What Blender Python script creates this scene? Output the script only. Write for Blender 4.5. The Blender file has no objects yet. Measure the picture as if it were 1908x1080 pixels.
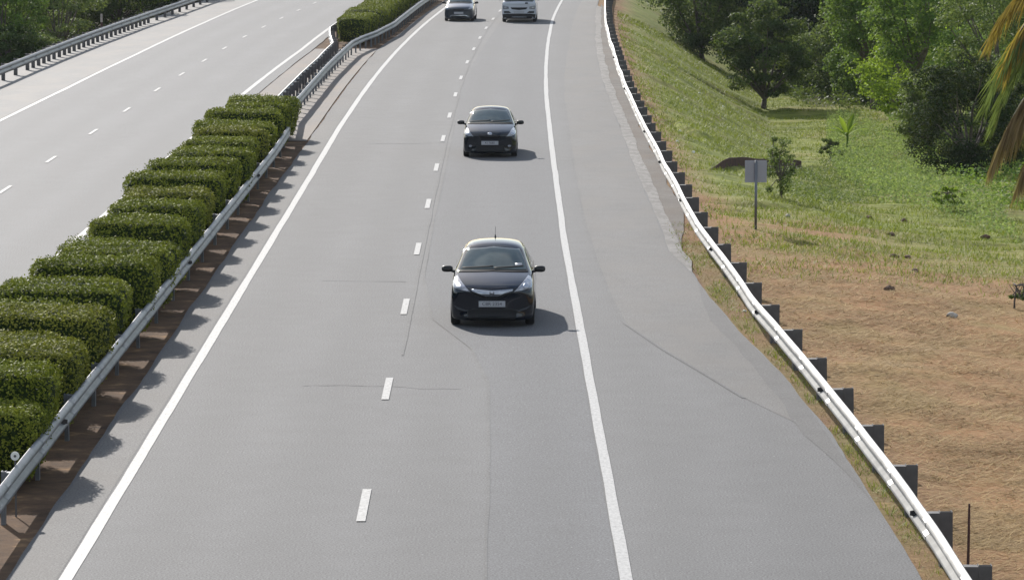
import bpy, bmesh, math, random
import numpy as np
from mathutils import Vector, Matrix
from mathutils.bvhtree import BVHTree

scene = bpy.context.scene
C = scene.collection
PI = math.pi

# ------------------------------------------------------------------ camera
FPX = 7000.0
PITCH = math.atan(805.0 / FPX)
CAM_H = 9.3 * math.cos(PITCH)
#                                  # focal length in photo pixels (1908 wide)
cam_d = bpy.data.cameras.new("camera")
cam_d.sensor_width = 36.0
cam_d.lens = 36.0 * FPX / 1908.0
cam_d.clip_end = 2000
cam = bpy.data.objects.new("camera", cam_d)
cam.location = (0, 0, CAM_H)
cam.rotation_euler = (PI / 2 - PITCH, 0, 0)
C.objects.link(cam)
scene.camera = cam

# ------------------------------------------------------------------ sky, sun, exposure
SUN_EL = math.radians(28.5)
SUN_AZ = math.radians(-20.0)                   # from +Y towards -X
w = bpy.data.worlds.new("World")
scene.world = w
w.use_nodes = True
nt = w.node_tree
bg = nt.nodes['Background']
sky = nt.nodes.new('ShaderNodeTexSky')
sky.sky_type = 'NISHITA'
sky.sun_disc = False
sky.sun_elevation = SUN_EL
sky.sun_rotation = SUN_AZ % (2 * PI)
sky.air_density = 1.0
sky.dust_density = 0.7
sky.ozone_density = 1.0
# unseen broken white cloud, added to brighten reflections on car roofs and windscreens
tc_ = nt.nodes.new('ShaderNodeTexCoord'); mp_ = nt.nodes.new('ShaderNodeMapping'); mp_.inputs['Scale'].default_value = (1, 1, 3.0)
nz_ = nt.nodes.new('ShaderNodeTexNoise'); nz_.inputs['Scale'].default_value = 2.6; nz_.inputs['Detail'].default_value = 6
rp_ = nt.nodes.new('ShaderNodeValToRGB'); rp_.color_ramp.elements[0].position = .44; rp_.color_ramp.elements[1].position = .62
mx_ = nt.nodes.new('ShaderNodeMix'); mx_.data_type = 'RGBA'; mx_.inputs[7].default_value = (7.5, 7.9, 8.3, 1)
nt.links.new(tc_.outputs['Generated'], mp_.inputs[0]); nt.links.new(mp_.outputs[0], nz_.inputs['Vector']); nt.links.new(nz_.outputs[0], rp_.inputs[0])
ml_ = nt.nodes.new('ShaderNodeMath'); ml_.operation = 'MULTIPLY'; ml_.inputs[1].default_value = .85
nt.links.new(rp_.outputs[0], ml_.inputs[0]); nt.links.new(ml_.outputs[0], mx_.inputs[0])
nt.links.new(sky.outputs[0], mx_.inputs[6]); nt.links.new(mx_.outputs[2], bg.inputs[0])
bg.inputs[1].default_value = 0.10
sd = bpy.data.lights.new("sun", 'SUN')
sd.energy = 4.2
sd.angle = math.radians(0.6)
sd.color = (1.0, 0.945, 0.875)
sun = bpy.data.objects.new("sun", sd)
sv = Vector((math.sin(SUN_AZ) * math.cos(SUN_EL), math.cos(SUN_AZ) * math.cos(SUN_EL), math.sin(SUN_EL)))
sun.rotation_euler = sv.to_track_quat('Z', 'Y').to_euler()
sun.location = (-40, 80, 60)
C.objects.link(sun)
scene.view_settings.view_transform = 'Standard'
scene.view_settings.look = 'None'
scene.view_settings.gamma = 1.0
scene.view_settings.exposure = 0.46

# ------------------------------------------------------------------ helpers
R = np.random.RandomState(7)
random.seed(7)

def tag(o, label=None, cat=None, group=None, kind=None):
    if label: o['label'] = label
    if cat: o['category'] = cat
    if group: o['group'] = group
    if kind: o['kind'] = kind
    return o

def link(name, me, parent=None):
    o = bpy.data.objects.new(name, me)
    C.objects.link(o)
    if parent is not None:
        o.parent = parent
    return o

def empty(name, loc, rz=0.0):
    o = bpy.data.objects.new(name, None)
    o.empty_display_size = 0.2
    o.location = loc
    o.rotation_euler = (0, 0, rz)
    C.objects.link(o)
    return o

def mk(name, V, F, mats, parent=None, midx=None, smooth=False):
    """mesh from an (n,3) array and an (m,k) index array or list of lists"""
    V = np.asarray(V, dtype=np.float32)
    me = bpy.data.meshes.new(name)
    if isinstance(F, np.ndarray):
        m, k = F.shape
        me.vertices.add(len(V)); me.vertices.foreach_set('co', V.ravel())
        me.loops.add(m * k); me.loops.foreach_set('vertex_index', F.ravel().astype(np.int32))
        me.polygons.add(m)
        me.polygons.foreach_set('loop_start', np.arange(0, m * k, k, dtype=np.int32))
        me.polygons.foreach_set('loop_total', np.full(m, k, dtype=np.int32))
    else:
        me.from_pydata([tuple(map(float, v)) for v in V], [], [list(f) for f in F])
    if not isinstance(mats, (list, tuple)): mats = [mats]
    for mt in mats: me.materials.append(mt)
    if midx is not None:
        me.polygons.foreach_set('material_index', np.asarray(midx, dtype=np.int32))
    if smooth:
        me.polygons.foreach_set('use_smooth', np.ones(len(me.polygons), dtype=bool))
    me.update(calc_edges=True)
    me.validate()
    return link(name, me, parent)

class MB:
    """collects simple solids into one mesh"""
    def __init__(s): s.V = []; s.F = []
    def add(s, V, F):
        b = len(s.V); s.V += [tuple(v) for v in V]; s.F += [[i + b for i in f] for f in F]
    def box(s, x0, x1, y0, y1, z0, z1, m=None):
        V = [(x, y, z) for z in (z0, z1) for y in (y0, y1) for x in (x0, x1)]
        if m is not None: V = [tuple(m @ Vector(v)) for v in V]
        s.add(V, [[0, 2, 3, 1], [4, 5, 7, 6], [0, 1, 5, 4], [2, 6, 7, 3], [0, 4, 6, 2], [1, 3, 7, 5]])
    def tube(s, pts, rad, n=8, cap=True):
        pts = [Vector(p) for p in pts]
        if not isinstance(rad, (list, tuple)): rad = [rad] * len(pts)
        V = []; F = []
        for i, p in enumerate(pts):
            d = (pts[min(i + 1, len(pts) - 1)] - pts[max(i - 1, 0)]).normalized()
            a = d.orthogonal().normalized() if abs(d.z) > .9 else d.cross(Vector((0, 0, 1))).normalized()
            b = d.cross(a)
            for k in range(n):
                t = 2 * PI * k / n
                V.append(p + (a * math.cos(t) + b * math.sin(t)) * rad[i])
        for i in range(len(pts) - 1):
            for k in range(n):
                k2 = (k + 1) % n
                F.append([i * n + k, i * n + k2, (i + 1) * n + k2, (i + 1) * n + k])
        if cap:
            F.append(list(range(n))[::-1]); F.append([(len(pts) - 1) * n + k for k in range(n)])
        s.add(V, F)
    def build(s, name, m, parent=None, smooth=False):
        return mk(name, s.V, s.F, m, parent, smooth=smooth)

def smooth01(t):
    t = np.clip(t, 0, 1); return t * t * (3 - 2 * t)

def vnoise(x, y, seed=0):
    """value noise, 0..1, arrays"""
    x = np.asarray(x, float); y = np.asarray(y, float)
    xi = np.floor(x); yi = np.floor(y); fx = smooth01(x - xi); fy = smooth01(y - yi)
    def h(a, b):
        v = np.sin(a * 127.1 + b * 311.7 + seed * 74.7) * 43758.5453
        return v - np.floor(v)
    return (h(xi, yi) * (1 - fx) + h(xi + 1, yi) * fx) * (1 - fy) + (h(xi, yi + 1) * (1 - fx) + h(xi + 1, yi + 1) * fx) * fy

def fbm(x, y, seed=0, o=3):
    s = 0; a = .5; t = 0
    for i in range(o):
        s = s + a * vnoise(x * 2 ** i, y * 2 ** i, seed + i); t += a; a *= .5
    return s / t

# ------------------------------------------------------------------ materials
def new_mat(name):
    m = bpy.data.materials.new(name); m.use_nodes = True
    n = m.node_tree; n.nodes.clear()
    out = n.nodes.new('ShaderNodeOutputMaterial')
    b = n.nodes.new('ShaderNodeBsdfPrincipled')
    n.links.new(b.outputs[0], out.inputs[0])
    return m, n, b, out

def N(n, t, **kw):
    x = n.nodes.new(t)
    for k, v in kw.items():
        if hasattr(x, k) and not k.startswith('i_'): setattr(x, k, v)
        else: x.inputs[k[2:] if k.startswith('i_') else k].default_value = v
    return x

def noise(n, co, scale, detail=3, rough=.55):
    x = n.nodes.new('ShaderNodeTexNoise'); x.inputs['Scale'].default_value = scale
    x.inputs['Detail'].default_value = detail; x.inputs['Roughness'].default_value = rough
    n.links.new(co, x.inputs['Vector']); return x.outputs[0]

def ramp(n, fac, stops):
    r = n.nodes.new('ShaderNodeValToRGB'); e = r.color_ramp.elements
    while len(e) < len(stops): e.new(.5)
    for i, (p, c) in enumerate(stops):
        e[i].position = p; e[i].color = (*c, 1) if len(c) == 3 else c
    n.links.new(fac, r.inputs[0]); return r.outputs[0]

def mix(n, f, a, b, mode='MIX'):
    x = n.nodes.new('ShaderNodeMix'); x.data_type = 'RGBA'; x.blend_type = mode
    for sock, v in ((x.inputs[0], f), (x.inputs[6], a), (x.inputs[7], b)):
        if isinstance(v, (int, float)): sock.default_value = v
        elif isinstance(v, tuple): sock.default_value = (*v, 1) if len(v) == 3 else v
        else: n.links.new(v, sock)
    return x.outputs[2]

def mathn(n, op, a, b=0.0):
    x = n.nodes.new('ShaderNodeMath'); x.operation = op
    for s, v in ((x.inputs[0], a), (x.inputs[1], b)):
        if isinstance(v, (int, float)): s.default_value = v
        else: n.links.new(v, s)
    return x.outputs[0]

def coords(n, scale=None):
    g = n.nodes.new('ShaderNodeNewGeometry'); o = g.outputs['Position']
    if scale:
        m = n.nodes.new('ShaderNodeMapping'); m.inputs['Scale'].default_value = scale
        n.links.new(o, m.inputs[0]); o = m.outputs[0]
    return o

def bump(n, b, h, strength=.3, dist=.02):
    x = n.nodes.new('ShaderNodeBump'); x.inputs['Strength'].default_value = strength
    x.inputs['Distance'].default_value = dist
    n.links.new(h, x.inputs['Height']); n.links.new(x.outputs[0], b.inputs['Normal'])

def asphalt(name, col, var=.12, warm=None, speck=.95, rough=.80, tracks=False, blot=None):
    m, n, b, _ = new_mat(name)
    p = coords(n)
    big = noise(n, coords(n, (.5, .12, 1)), .9, 4)
    med = noise(n, p, 1.3, 5, .65)
    fine = noise(n, p, 34, 2, .7)
    c0 = tuple(c * (1 - var) for c in col); c1 = tuple(c * (1 + var) for c in col)
    c = ramp(n, big, [(.3, c0), (.7, c1)])
    c = mix(n, .5, c, ramp(n, med, [(.3, c0), (.72, c1)]))
    if tracks:
        at = n.nodes.new('ShaderNodeAttribute'); at.attribute_name = 'lane'
        ph = mathn(n, 'MULTIPLY', at.outputs['Fac'], 2 * PI / 1.78)
        wv = mathn(n, 'MULTIPLY', mathn(n, 'ADD', mathn(n, 'COSINE', ph, 0), 1.0), .5)
        wv = mathn(n, 'MULTIPLY', wv, mathn(n, 'MULTIPLY', big, .9))
        c = mix(n, mathn(n, 'MULTIPLY', wv, .5), c, tuple(q * .62 for q in col))
    f = ramp(n, fine, [(.34, (.45,) * 3), (.66, (1.55,) * 3)])
    c = mix(n, speck, c, f, 'MULTIPLY')
    sp = ramp(n, noise(n, p, 17, 1, .5), [(.74, (0, 0, 0)), (.80, (1, 1, 1))])
    c = mix(n, mathn(n, 'MULTIPLY', sp, .55), c, (.42, .41, .40))
    dk = ramp(n, noise(n, coords(n, (1.5, .9, 1)), 2.1, 2, .5), [(.72, (0, 0, 0)), (.80, (1, 1, 1))])
    c = mix(n, mathn(n, 'MULTIPLY', dk, .12), c, (.05, .05, .05))
    if blot:
        bl = ramp(n, noise(n, coords(n, (2.2, .9, 1)), 1.6, 4, .7), [(.47, (0, 0, 0)), (.55, (1, 1, 1))]); c = mix(n, mathn(n, 'MULTIPLY', bl, .6), c, blot)
    if warm:
        wn = ramp(n, noise(n, coords(n, (1, .35, 1)), .8, 4), [(.4, (0, 0, 0)), (.7, (1, 1, 1))])
        c = mix(n, mathn(n, 'MULTIPLY', wn, .5), c, warm)
    n.links.new(c, b.inputs['Base Color'])
    b.inputs['Roughness'].default_value = rough; b.inputs['Specular IOR Level'].default_value = .35
    bump(n, b, fine, .3, .006)
    return m

def simple(name, col, rough=.6, metal=0.0, var=.15, scale=4.0, spec=.5, coat=0.0, bmp=0.0):
    m, n, b, _ = new_mat(name)
    tc = n.nodes.new('ShaderNodeTexCoord').outputs['Object']
    nz = noise(n, tc, scale, 4)
    n.links.new(ramp(n, nz, [(.3, tuple(c * (1 - var) for c in col)), (.7, tuple(min(1, c * (1 + var)) for c in col))]), b.inputs['Base Color'])
    b.inputs['Roughness'].default_value = rough; b.inputs['Metallic'].default_value = metal
    b.inputs['Specular IOR Level'].default_value = spec
    b.inputs['Coat Weight'].default_value = coat; b.inputs['Coat Roughness'].default_value = .04; b.inputs['Coat IOR'].default_value = 1.6 if coat else 1.5
    if bmp: bump(n, b, noise(n, tc, scale * 4, 3), bmp, .02)
    return m

def leaf_mat(name, dark, light, trans=.3, rough=.6, spec=.1):
    m, n, b, out = new_mat(name)
    g = n.nodes.new('ShaderNodeNewGeometry')
    r = g.outputs['Random Per Island']
    big = noise(n, g.outputs['Position'], .9, 2)
    f = mathn(n, 'ADD', mathn(n, 'MULTIPLY', r, .6), mathn(n, 'MULTIPLY', big, .5))
    mid = tuple((a + c) / 2 for a, c in zip(dark, light))
    c = ramp(n, f, [(.2, dark), (.55, mid), (.95, light)])
    n.links.new(c, b.inputs['Base Color'])
    b.inputs['Roughness'].default_value = rough; b.inputs['Specular IOR Level'].default_value = spec
    t = n.nodes.new('ShaderNodeBsdfTranslucent'); n.links.new(mix(n, .35, c, (.28, .34, .03), 'MIX'), t.inputs[0])
    ms = n.nodes.new('ShaderNodeMixShader'); ms.inputs[0].default_value = trans
    n.links.new(b.outputs[0], ms.inputs[1]); n.links.new(t.outputs[0], ms.inputs[2])
    n.links.new(ms.outputs[0], out.inputs[0])
    return m

def paint_mark(name, wear=.5):
    m, n, b, _ = new_mat(name)
    p = coords(n)
    a = noise(n, coords(n, (9, 3.5, 1)), 2.2, 4, .7)
    s = noise(n, p, 30, 2, .6)
    f = mathn(n, 'ADD', mathn(n, 'MULTIPLY', a, .75), mathn(n, 'MULTIPLY', s, .25))
    c = ramp(n, f, [(wear - .10, (.15, .15, .148)), (wear - .02, (.28, .279, .274)), (wear + .16, (.40, .396, .388))])
    n.links.new(c, b.inputs['Base Color']); b.inputs['Roughness'].default_value = .6
    return m

M = {}
M['road'] = asphalt('road asphalt', (.116, .117, .120), var=.16, tracks=True)
M['road_patch'] = asphalt('resurfaced asphalt', (.102, .105, .112), var=.12, tracks=True)
M['road_left'] = asphalt('far carriageway asphalt', (.136, .138, .143), tracks=True)
M['shoulder'] = asphalt('shoulder asphalt', (.119, .117, .116), var=.18, warm=(.135, .123, .112), speck=.9)
M['edge_band'] = asphalt('dark edge asphalt', (.098, .097, .098), var=.2, speck=.7)
M['shoulder_far'] = asphalt('pale shoulder', (.20, .195, .19), warm=(.27, .24, .21), speck=.3)
M['median_pave'] = asphalt('median paving', (.17, .152, .14), warm=(.24, .18, .13), speck=.35)
M['seal'] = asphalt('crack seal', (.106, .107, .109), var=.25, speck=.8)
M['concrete'] = asphalt('concrete kerb', (.21, .20, .19), var=.35, speck=.6, rough=.85, blot=(.12, .112, .105))
M['mark'] = paint_mark('worn white paint', .43)
M['mark_dash'] = paint_mark('worn dash paint', .46)
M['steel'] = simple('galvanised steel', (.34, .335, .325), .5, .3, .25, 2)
M['steel_shaded'] = simple('shaded galvanised steel', (.15, .16, .175), .45, .5, .25, 3)  # darker copy of the galvanised steel, shade put into its colour
M['post'] = simple('shaded steel post', (.11, .105, .105), .6, .35, .25, 5)  # same steel darkened, the shade on the posts painted in
M['gutter'] = asphalt('dirty gutter', (.125, .112, .10), var=.4, warm=(.12, .085, .06), speck=.7, rough=.9)
M['tyre'] = simple('tyre rubber', (.02, .02, .02), .8, 0, .1)
M['plastic'] = simple('black plastic', (.012, .012, .013), .45, 0, .1)
M['intake'] = simple('dark intake', (.006, .006, .007), .7, 0, .1)
M['glass'] = simple('window glass', (.11, .135, .13), .05, 0, .2, 2.2, spec=.8)  # opaque panes; pale base colour stands in for reflected sky
M['rim'] = simple('alloy rim', (.45, .45, .46), .35, .8)
M['chrome'] = simple('chrome trim', (.5, .51, .54), .25, .9, .08)
M['lamp'] = simple('headlamp glass', (.30, .31, .34), .12, .35, .45, 11, coat=1.0)
M['plate'] = simple('number plate', (.42, .42, .44), .5, 0, .05)
M['ink'] = simple('plate characters', (.03, .03, .04), .6, 0, .05)
M['black_paint'] = simple('black car paint', (.003, .006, .013), .5, .0, .1, 2, spec=.0, coat=1.0)
M['grey_paint'] = simple('dark green grey car paint', (.008, .012, .018), .5, .0, .1, 2, spec=.0, coat=1.0)
M['blue_paint'] = simple('dark slate car paint', (.035, .045, .058), .32, .2, .1, 2, coat=1.0)
M['white_paint'] = simple('white van paint', (.52, .54, .58), .35, 0, .05, 2, coat=.8)
M['red_mark'] = simple('dull red', (.25, .05, .04), .6)
M['bark'] = simple('bark', (.12, .10, .085), .9, 0, .4, 6, bmp=.6)
M['board'] = simple('sign board metal', (.30, .31, .36), .5, .4, .06, 2)
M['wallbrown'] = simple('red brown drain wall', (.06, .022, .016), .9, 0, .35, 3, bmp=.5)
M['stone'] = simple('pale stone', (.42, .38, .33), .9, 0, .25, 8, bmp=.4)
M['clod'] = simple('earth clod', (.12, .07, .045), .95, 0, .3, 9, bmp=.6)
M['paper'] = simple('white scrap', (.75, .75, .70), .7, 0, .05)
M['hedge_core'] = simple('hedge inner twigs', (.022, .035, .010), .9, 0, .4, 14, spec=.1)
M['rust'] = simple('rusty rod', (.07, .03, .025), .8, 0, .2, 8)
M['blueblock'] = simple('blue grey concrete', (.14, .19, .24), .8, 0, .15, 5)
M['leaf_hedge'] = leaf_mat('hedge leaves', (.040, .070, .008), (.31, .33, .045), .18, .6, .07)
M['leaf_hedge2'] = leaf_mat('olive hedge leaves', (.050, .070, .010), (.36, .35, .060), .18, .6, .07)
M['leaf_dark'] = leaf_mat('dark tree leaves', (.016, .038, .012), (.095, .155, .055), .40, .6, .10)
M['leaf_black'] = leaf_mat('deep shade leaves', (.008, .018, .010), (.035, .058, .028), .12, .8, .04)  # near-black leaf colour paints in the deep shadow of the wood
M['leaf_mid'] = leaf_mat('green tree leaves', (.030, .075, .016), (.17, .30, .065), .48, .6, .12)
M['leaf_light'] = leaf_mat('bright young leaves', (.07, .14, .015), (.32, .46, .045), .55, .6, .12)
M['leaf_grey'] = leaf_mat('dull green leaves', (.036, .064, .022), (.19, .26, .085), .40, .6, .15)
M['leaf_ground'] = leaf_mat('ground cover leaves', (.09, .16, .045), (.40, .50, .17), .4, .7, .08)
M['frond_dead'] = leaf_mat('dead palm leaflets', (.13, .07, .03), (.40, .28, .14), .25, .6, .3)
M['frond_gold'] = leaf_mat('yellowing palm leaflets', (.16, .10, .02), (.48, .31, .07), .4, .5, .3)
M['rachis'] = simple('palm stalk', (.5, .42, .3), .6, 0, .2, 3)
M['straw'] = leaf_mat('dry straw', (.17, .10, .040), (.62, .44, .21), .15, .8, .2)
M['grass'] = leaf_mat('green grass blades', (.08, .13, .012), (.36, .39, .050), .3, .6, .25)

# ------------------------------------------------------------------ road layout (metres, +Y away from the bridge)
# distances were first laid out on a survey scale; YN turns a survey distance into metres, YO turns it back
def YN(y):
    y = np.asarray(y, float); r_ = ((.97714 * y + 1.932) / 3700 * FPX - CAM_H * math.sin(PITCH)) / math.cos(PITCH)
    return float(r_) if r_.ndim == 0 else r_
def YO(Y):
    Y = np.asarray(Y, float); r_ = ((Y * math.cos(PITCH) + CAM_H * math.sin(PITCH)) / FPX * 3700 - 1.932) / .97714
    return float(r_) if r_.ndim == 0 else r_
def bend(Y):
    Y = np.asarray(YO(Y), float); return np.where(Y > 75, 6.8e-4 * (Y - 75) ** 2, 0.0)
def tab(ys, xs, Yb=131.0):
    ys = np.asarray(YN(ys)); xs = np.array(xs, float) - bend(ys)
    return lambda Y: np.interp(Y, ys, xs) + bend(Y)
L1 = tab([0, 24, 57, 68, 82, 101, 122], [-5.7, -5.75, -5.88, -5.95, -5.85, -5.35, -4.25])
L2 = tab([0, 26.5, 33, 46, 65, 77, 97, 108, 113], [-2.1, -2.12, -2.18, -2.24, -2.28, -2.22, -1.85, -1.45, -1.2])
L3 = tab([0, 24, 30, 37, 47, 64, 74, 83, 94, 107, 115, 123, 131], [1.5, 1.48, 1.42, 1.36, 1.27, 1.28, 1.32, 1.42, 1.65, 2.05, 2.35, 2.8, 3.3])
railR = tab([0, 18, 25.6, 29, 33, 38, 46, 55, 64, 74, 89, 107, 123, 131], [5.55, 5.5, 5.42, 5.28, 5.05, 4.72, 4.42, 4.32, 4.30, 4.33, 4.58, 5.05, 5.8, 6.3])
asphR = tab([0, 24, 27.5, 31, 34.5, 38, 41, 43.5, 46, 57, 66, 77, 94, 110, 131], [5.34, 5.30, 5.24, 5.13, 4.90, 4.48, 4.2, 4.08, 3.78, 3.74, 3.76, 3.8, 4.05, 4.65, 5.7])
asphL = tab([0, 25, 29, 36, 53, 60, 68, 98, 106, 131], [-6.5, -6.52, -6.58, -6.62, -6.72, -6.7, -6.7, -6.45, -5.9, -4.3])
railM = tab([0, 25, 38, 58, 62.5, 66, 69.3, 79, 87.5, 93.3, 96, 98.6, 104.5, 111.6, 120.5, 131], [-7.0, -7.0, -7.02, -7.05, -7.15, -7.45, -7.68, -7.7, -7.62, -7.5, -7.2, -6.75, -6.15, -5.85, -5.4, -4.7])
railM2 = tab([0, 55, 62, 66, 71, 78, 85, 92.4, 97, 101, 110, 131], [-9.9, -9.9, -9.7, -8.9, -8.42, -8.4, -8.32, -8.3, -8.85, -9.2, -8.9, -7.6])
L4 = tab([0, 72.5, 83, 96, 109, 131], [-10.6, -10.6, -10.5, -10.2, -9.95, -8.9])
L5 = tab([0, 54, 72.5, 91, 103, 131], [-14.2, -14.2, -14.2, -14.1, -13.9, -12.4])
L6 = tab([0, 70, 80, 94, 112, 131], [-18.1, -18.1, -17.95, -17.75, -17.35, -16.6])
railL = tab([0, 70, 81, 99, 117, 131], [-21.15, -21.1, -21.0, -20.7, -19.9, -19.2])

def ground_base(X, Y):
    X = np.asarray(X, float); Y = np.asarray(Y, float)
    eR = railR(Y) + .55; eL0 = railL(Y) - .6; Y = np.asarray(YO(Y))
    r = X - eR
    D = np.interp(Y, [0, 40, 50, 58, 68, 80, 95, 110, 140, 200], [.8, .75, .75, 1.2, 2.2, 3.0, 3.8, 4.1, 4.5, 4.8])
    W = np.interp(Y, [0, 45, 60, 80, 110], [11, 9, 6, 6.5, 8])
    s = np.clip(r / W, 0, 1)
    z = -D * (.75 * s + .25 * smooth01(s))
    z = z + np.clip(r, 0, 1) * ((fbm(X * .6, Y * .6, 3) - .5) * .25 + np.clip(r / 30, 0, 1) * (fbm(X * .1, Y * .1, 5) - .5) * 1.2)
    z = z + np.where(r > 0, np.clip(r / 1.5, 0, 1) * smooth01((Y - 47) / 6) * (fbm(X * .16 + 3, Y * 1.5, 61) - .5) * .30, 0)
    eL = eL0
    l = eL - X
    sl = np.clip(l / 6, 0, 1)
    z = np.where(l > 0, -2.6 * (.7 * sl + .3 * smooth01(sl)) + np.clip(l, 0, 1) * (fbm(X * .5, Y * .5, 8) - .5) * .3, z)
    # soft verge beside the rail on the road side, hidden sub-base under the asphalt
    z = np.where((r <= 0) & (l <= 0), -.03 + .02 * (fbm(X * 2, Y * 2, 2) - .5), z)
    return z

def ray(u, v):
    a = (u - 954) / FPX; b = (v - 540) / FPX
    d = np.array([a, math.cos(PITCH) - b * math.sin(PITCH), -math.sin(PITCH) - b * math.cos(PITCH)])
    return d
def plane(u, v, z=0.0):
    d = ray(u, v); t = (z - CAM_H) / d[2]; return d[0] * t, d[1] * t
def hit(u, v):
    """where the photographed spot lies on the real ground"""
    d = ray(u, v); t = np.arange(30, 480, .1)
    X = d[0] * t; Y = d[1] * t; Z = CAM_H + d[2] * t
    k = np.argmax(Z < ground_base(X, Y))
    return float(X[k]), float(Y[k])

# erosion gullies and the cut bank at the end of the flat: (pixel polyline, half width, depth)
GUL = [([(1165, 70), (1230, 110), (1300, 148), (1392, 195)], .22, .30), ([(1210, 195), (1240, 212), (1290, 250)], .30, .40),
       ([(1180, 42), (1250, 75), (1330, 118)], .18, .18), ([(1235, 352), (1300, 372), (1400, 384), (1500, 388)], .20, .22),
       ([(1150, 90), (1200, 122)], .2, .2), ([(1440, 452), (1520, 462)], .12, .05), ([(1180, 140), (1290, 190)], .15, .10),
       ([(1220, 230), (1330, 262), (1420, 280)], .2, .08), ([(1500, 350), (1560, 348)], .3, .15), ([(1560, 366), (1600, 372)], .3, .15)]
GSEG = []
for pts, hw, dp in GUL:
    W_ = [hit(*p) for p in pts]
    for a, b in zip(W_[:-1], W_[1:]): GSEG.append(((a[0], YO(a[1])), (b[0], YO(b[1])), hw, dp))

def ground_z(X, Y):
    X = np.asarray(X, float); Y = np.asarray(Y, float)
    z = ground_base(X, Y); Y = np.asarray(YO(Y))
    for (ax, ay), (bx, by), hw, dp in GSEG:
        dx, dy = bx - ax, by - ay; L = dx * dx + dy * dy
        t = np.clip(((X - ax) * dx + (Y - ay) * dy) / L, 0, 1)
        d = np.hypot(X - ax - t * dx, Y - ay - t * dy)
        z = z - dp * np.exp(-(d / hw) ** 2)
    return z

def strip(name, fl, fr, y0, y1, z, m, step=.5, jagL=0, jagR=0, seed=0, label=None, kind='structure', lane=None, taper=0, tright=True):
    Y = np.arange(YN(y0), YN(y1) + 1e-6, step)
    xl = fl(Y) + jagL * (fbm(Y * .3, Y * 0 + seed, seed, 4) - .5) * 2
    xr = fr(Y) + jagR * (fbm(Y * .3, Y * 0 + seed + 9, seed + 3, 4) - .5) * 2
    if taper:
        tp = smooth01((Y - Y[0]) / taper) * smooth01((Y[-1] - Y) / taper); xc = xr if tright else xl
        xl, xr = xc + (xl - xc) * tp, xc + (xr - xc) * tp
    n = len(Y)
    V = np.zeros((2 * n, 3)); V[0::2, 0] = xl; V[1::2, 0] = xr; V[0::2, 1] = Y; V[1::2, 1] = Y; V[:, 2] = z
    i = np.arange(n - 1) * 2
    F = np.stack([i, i + 1, i + 3, i + 2], 1)
    o = mk(name, V, F, m)
    if lane is not None:
        a = o.data.attributes.new('lane', 'FLOAT', 'POINT'); a.data.foreach_set('value', (V[:, 0] - lane(V[:, 1]) + .89).astype(np.float32))
    tag(o, label, None, None, kind)
    return o

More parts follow.
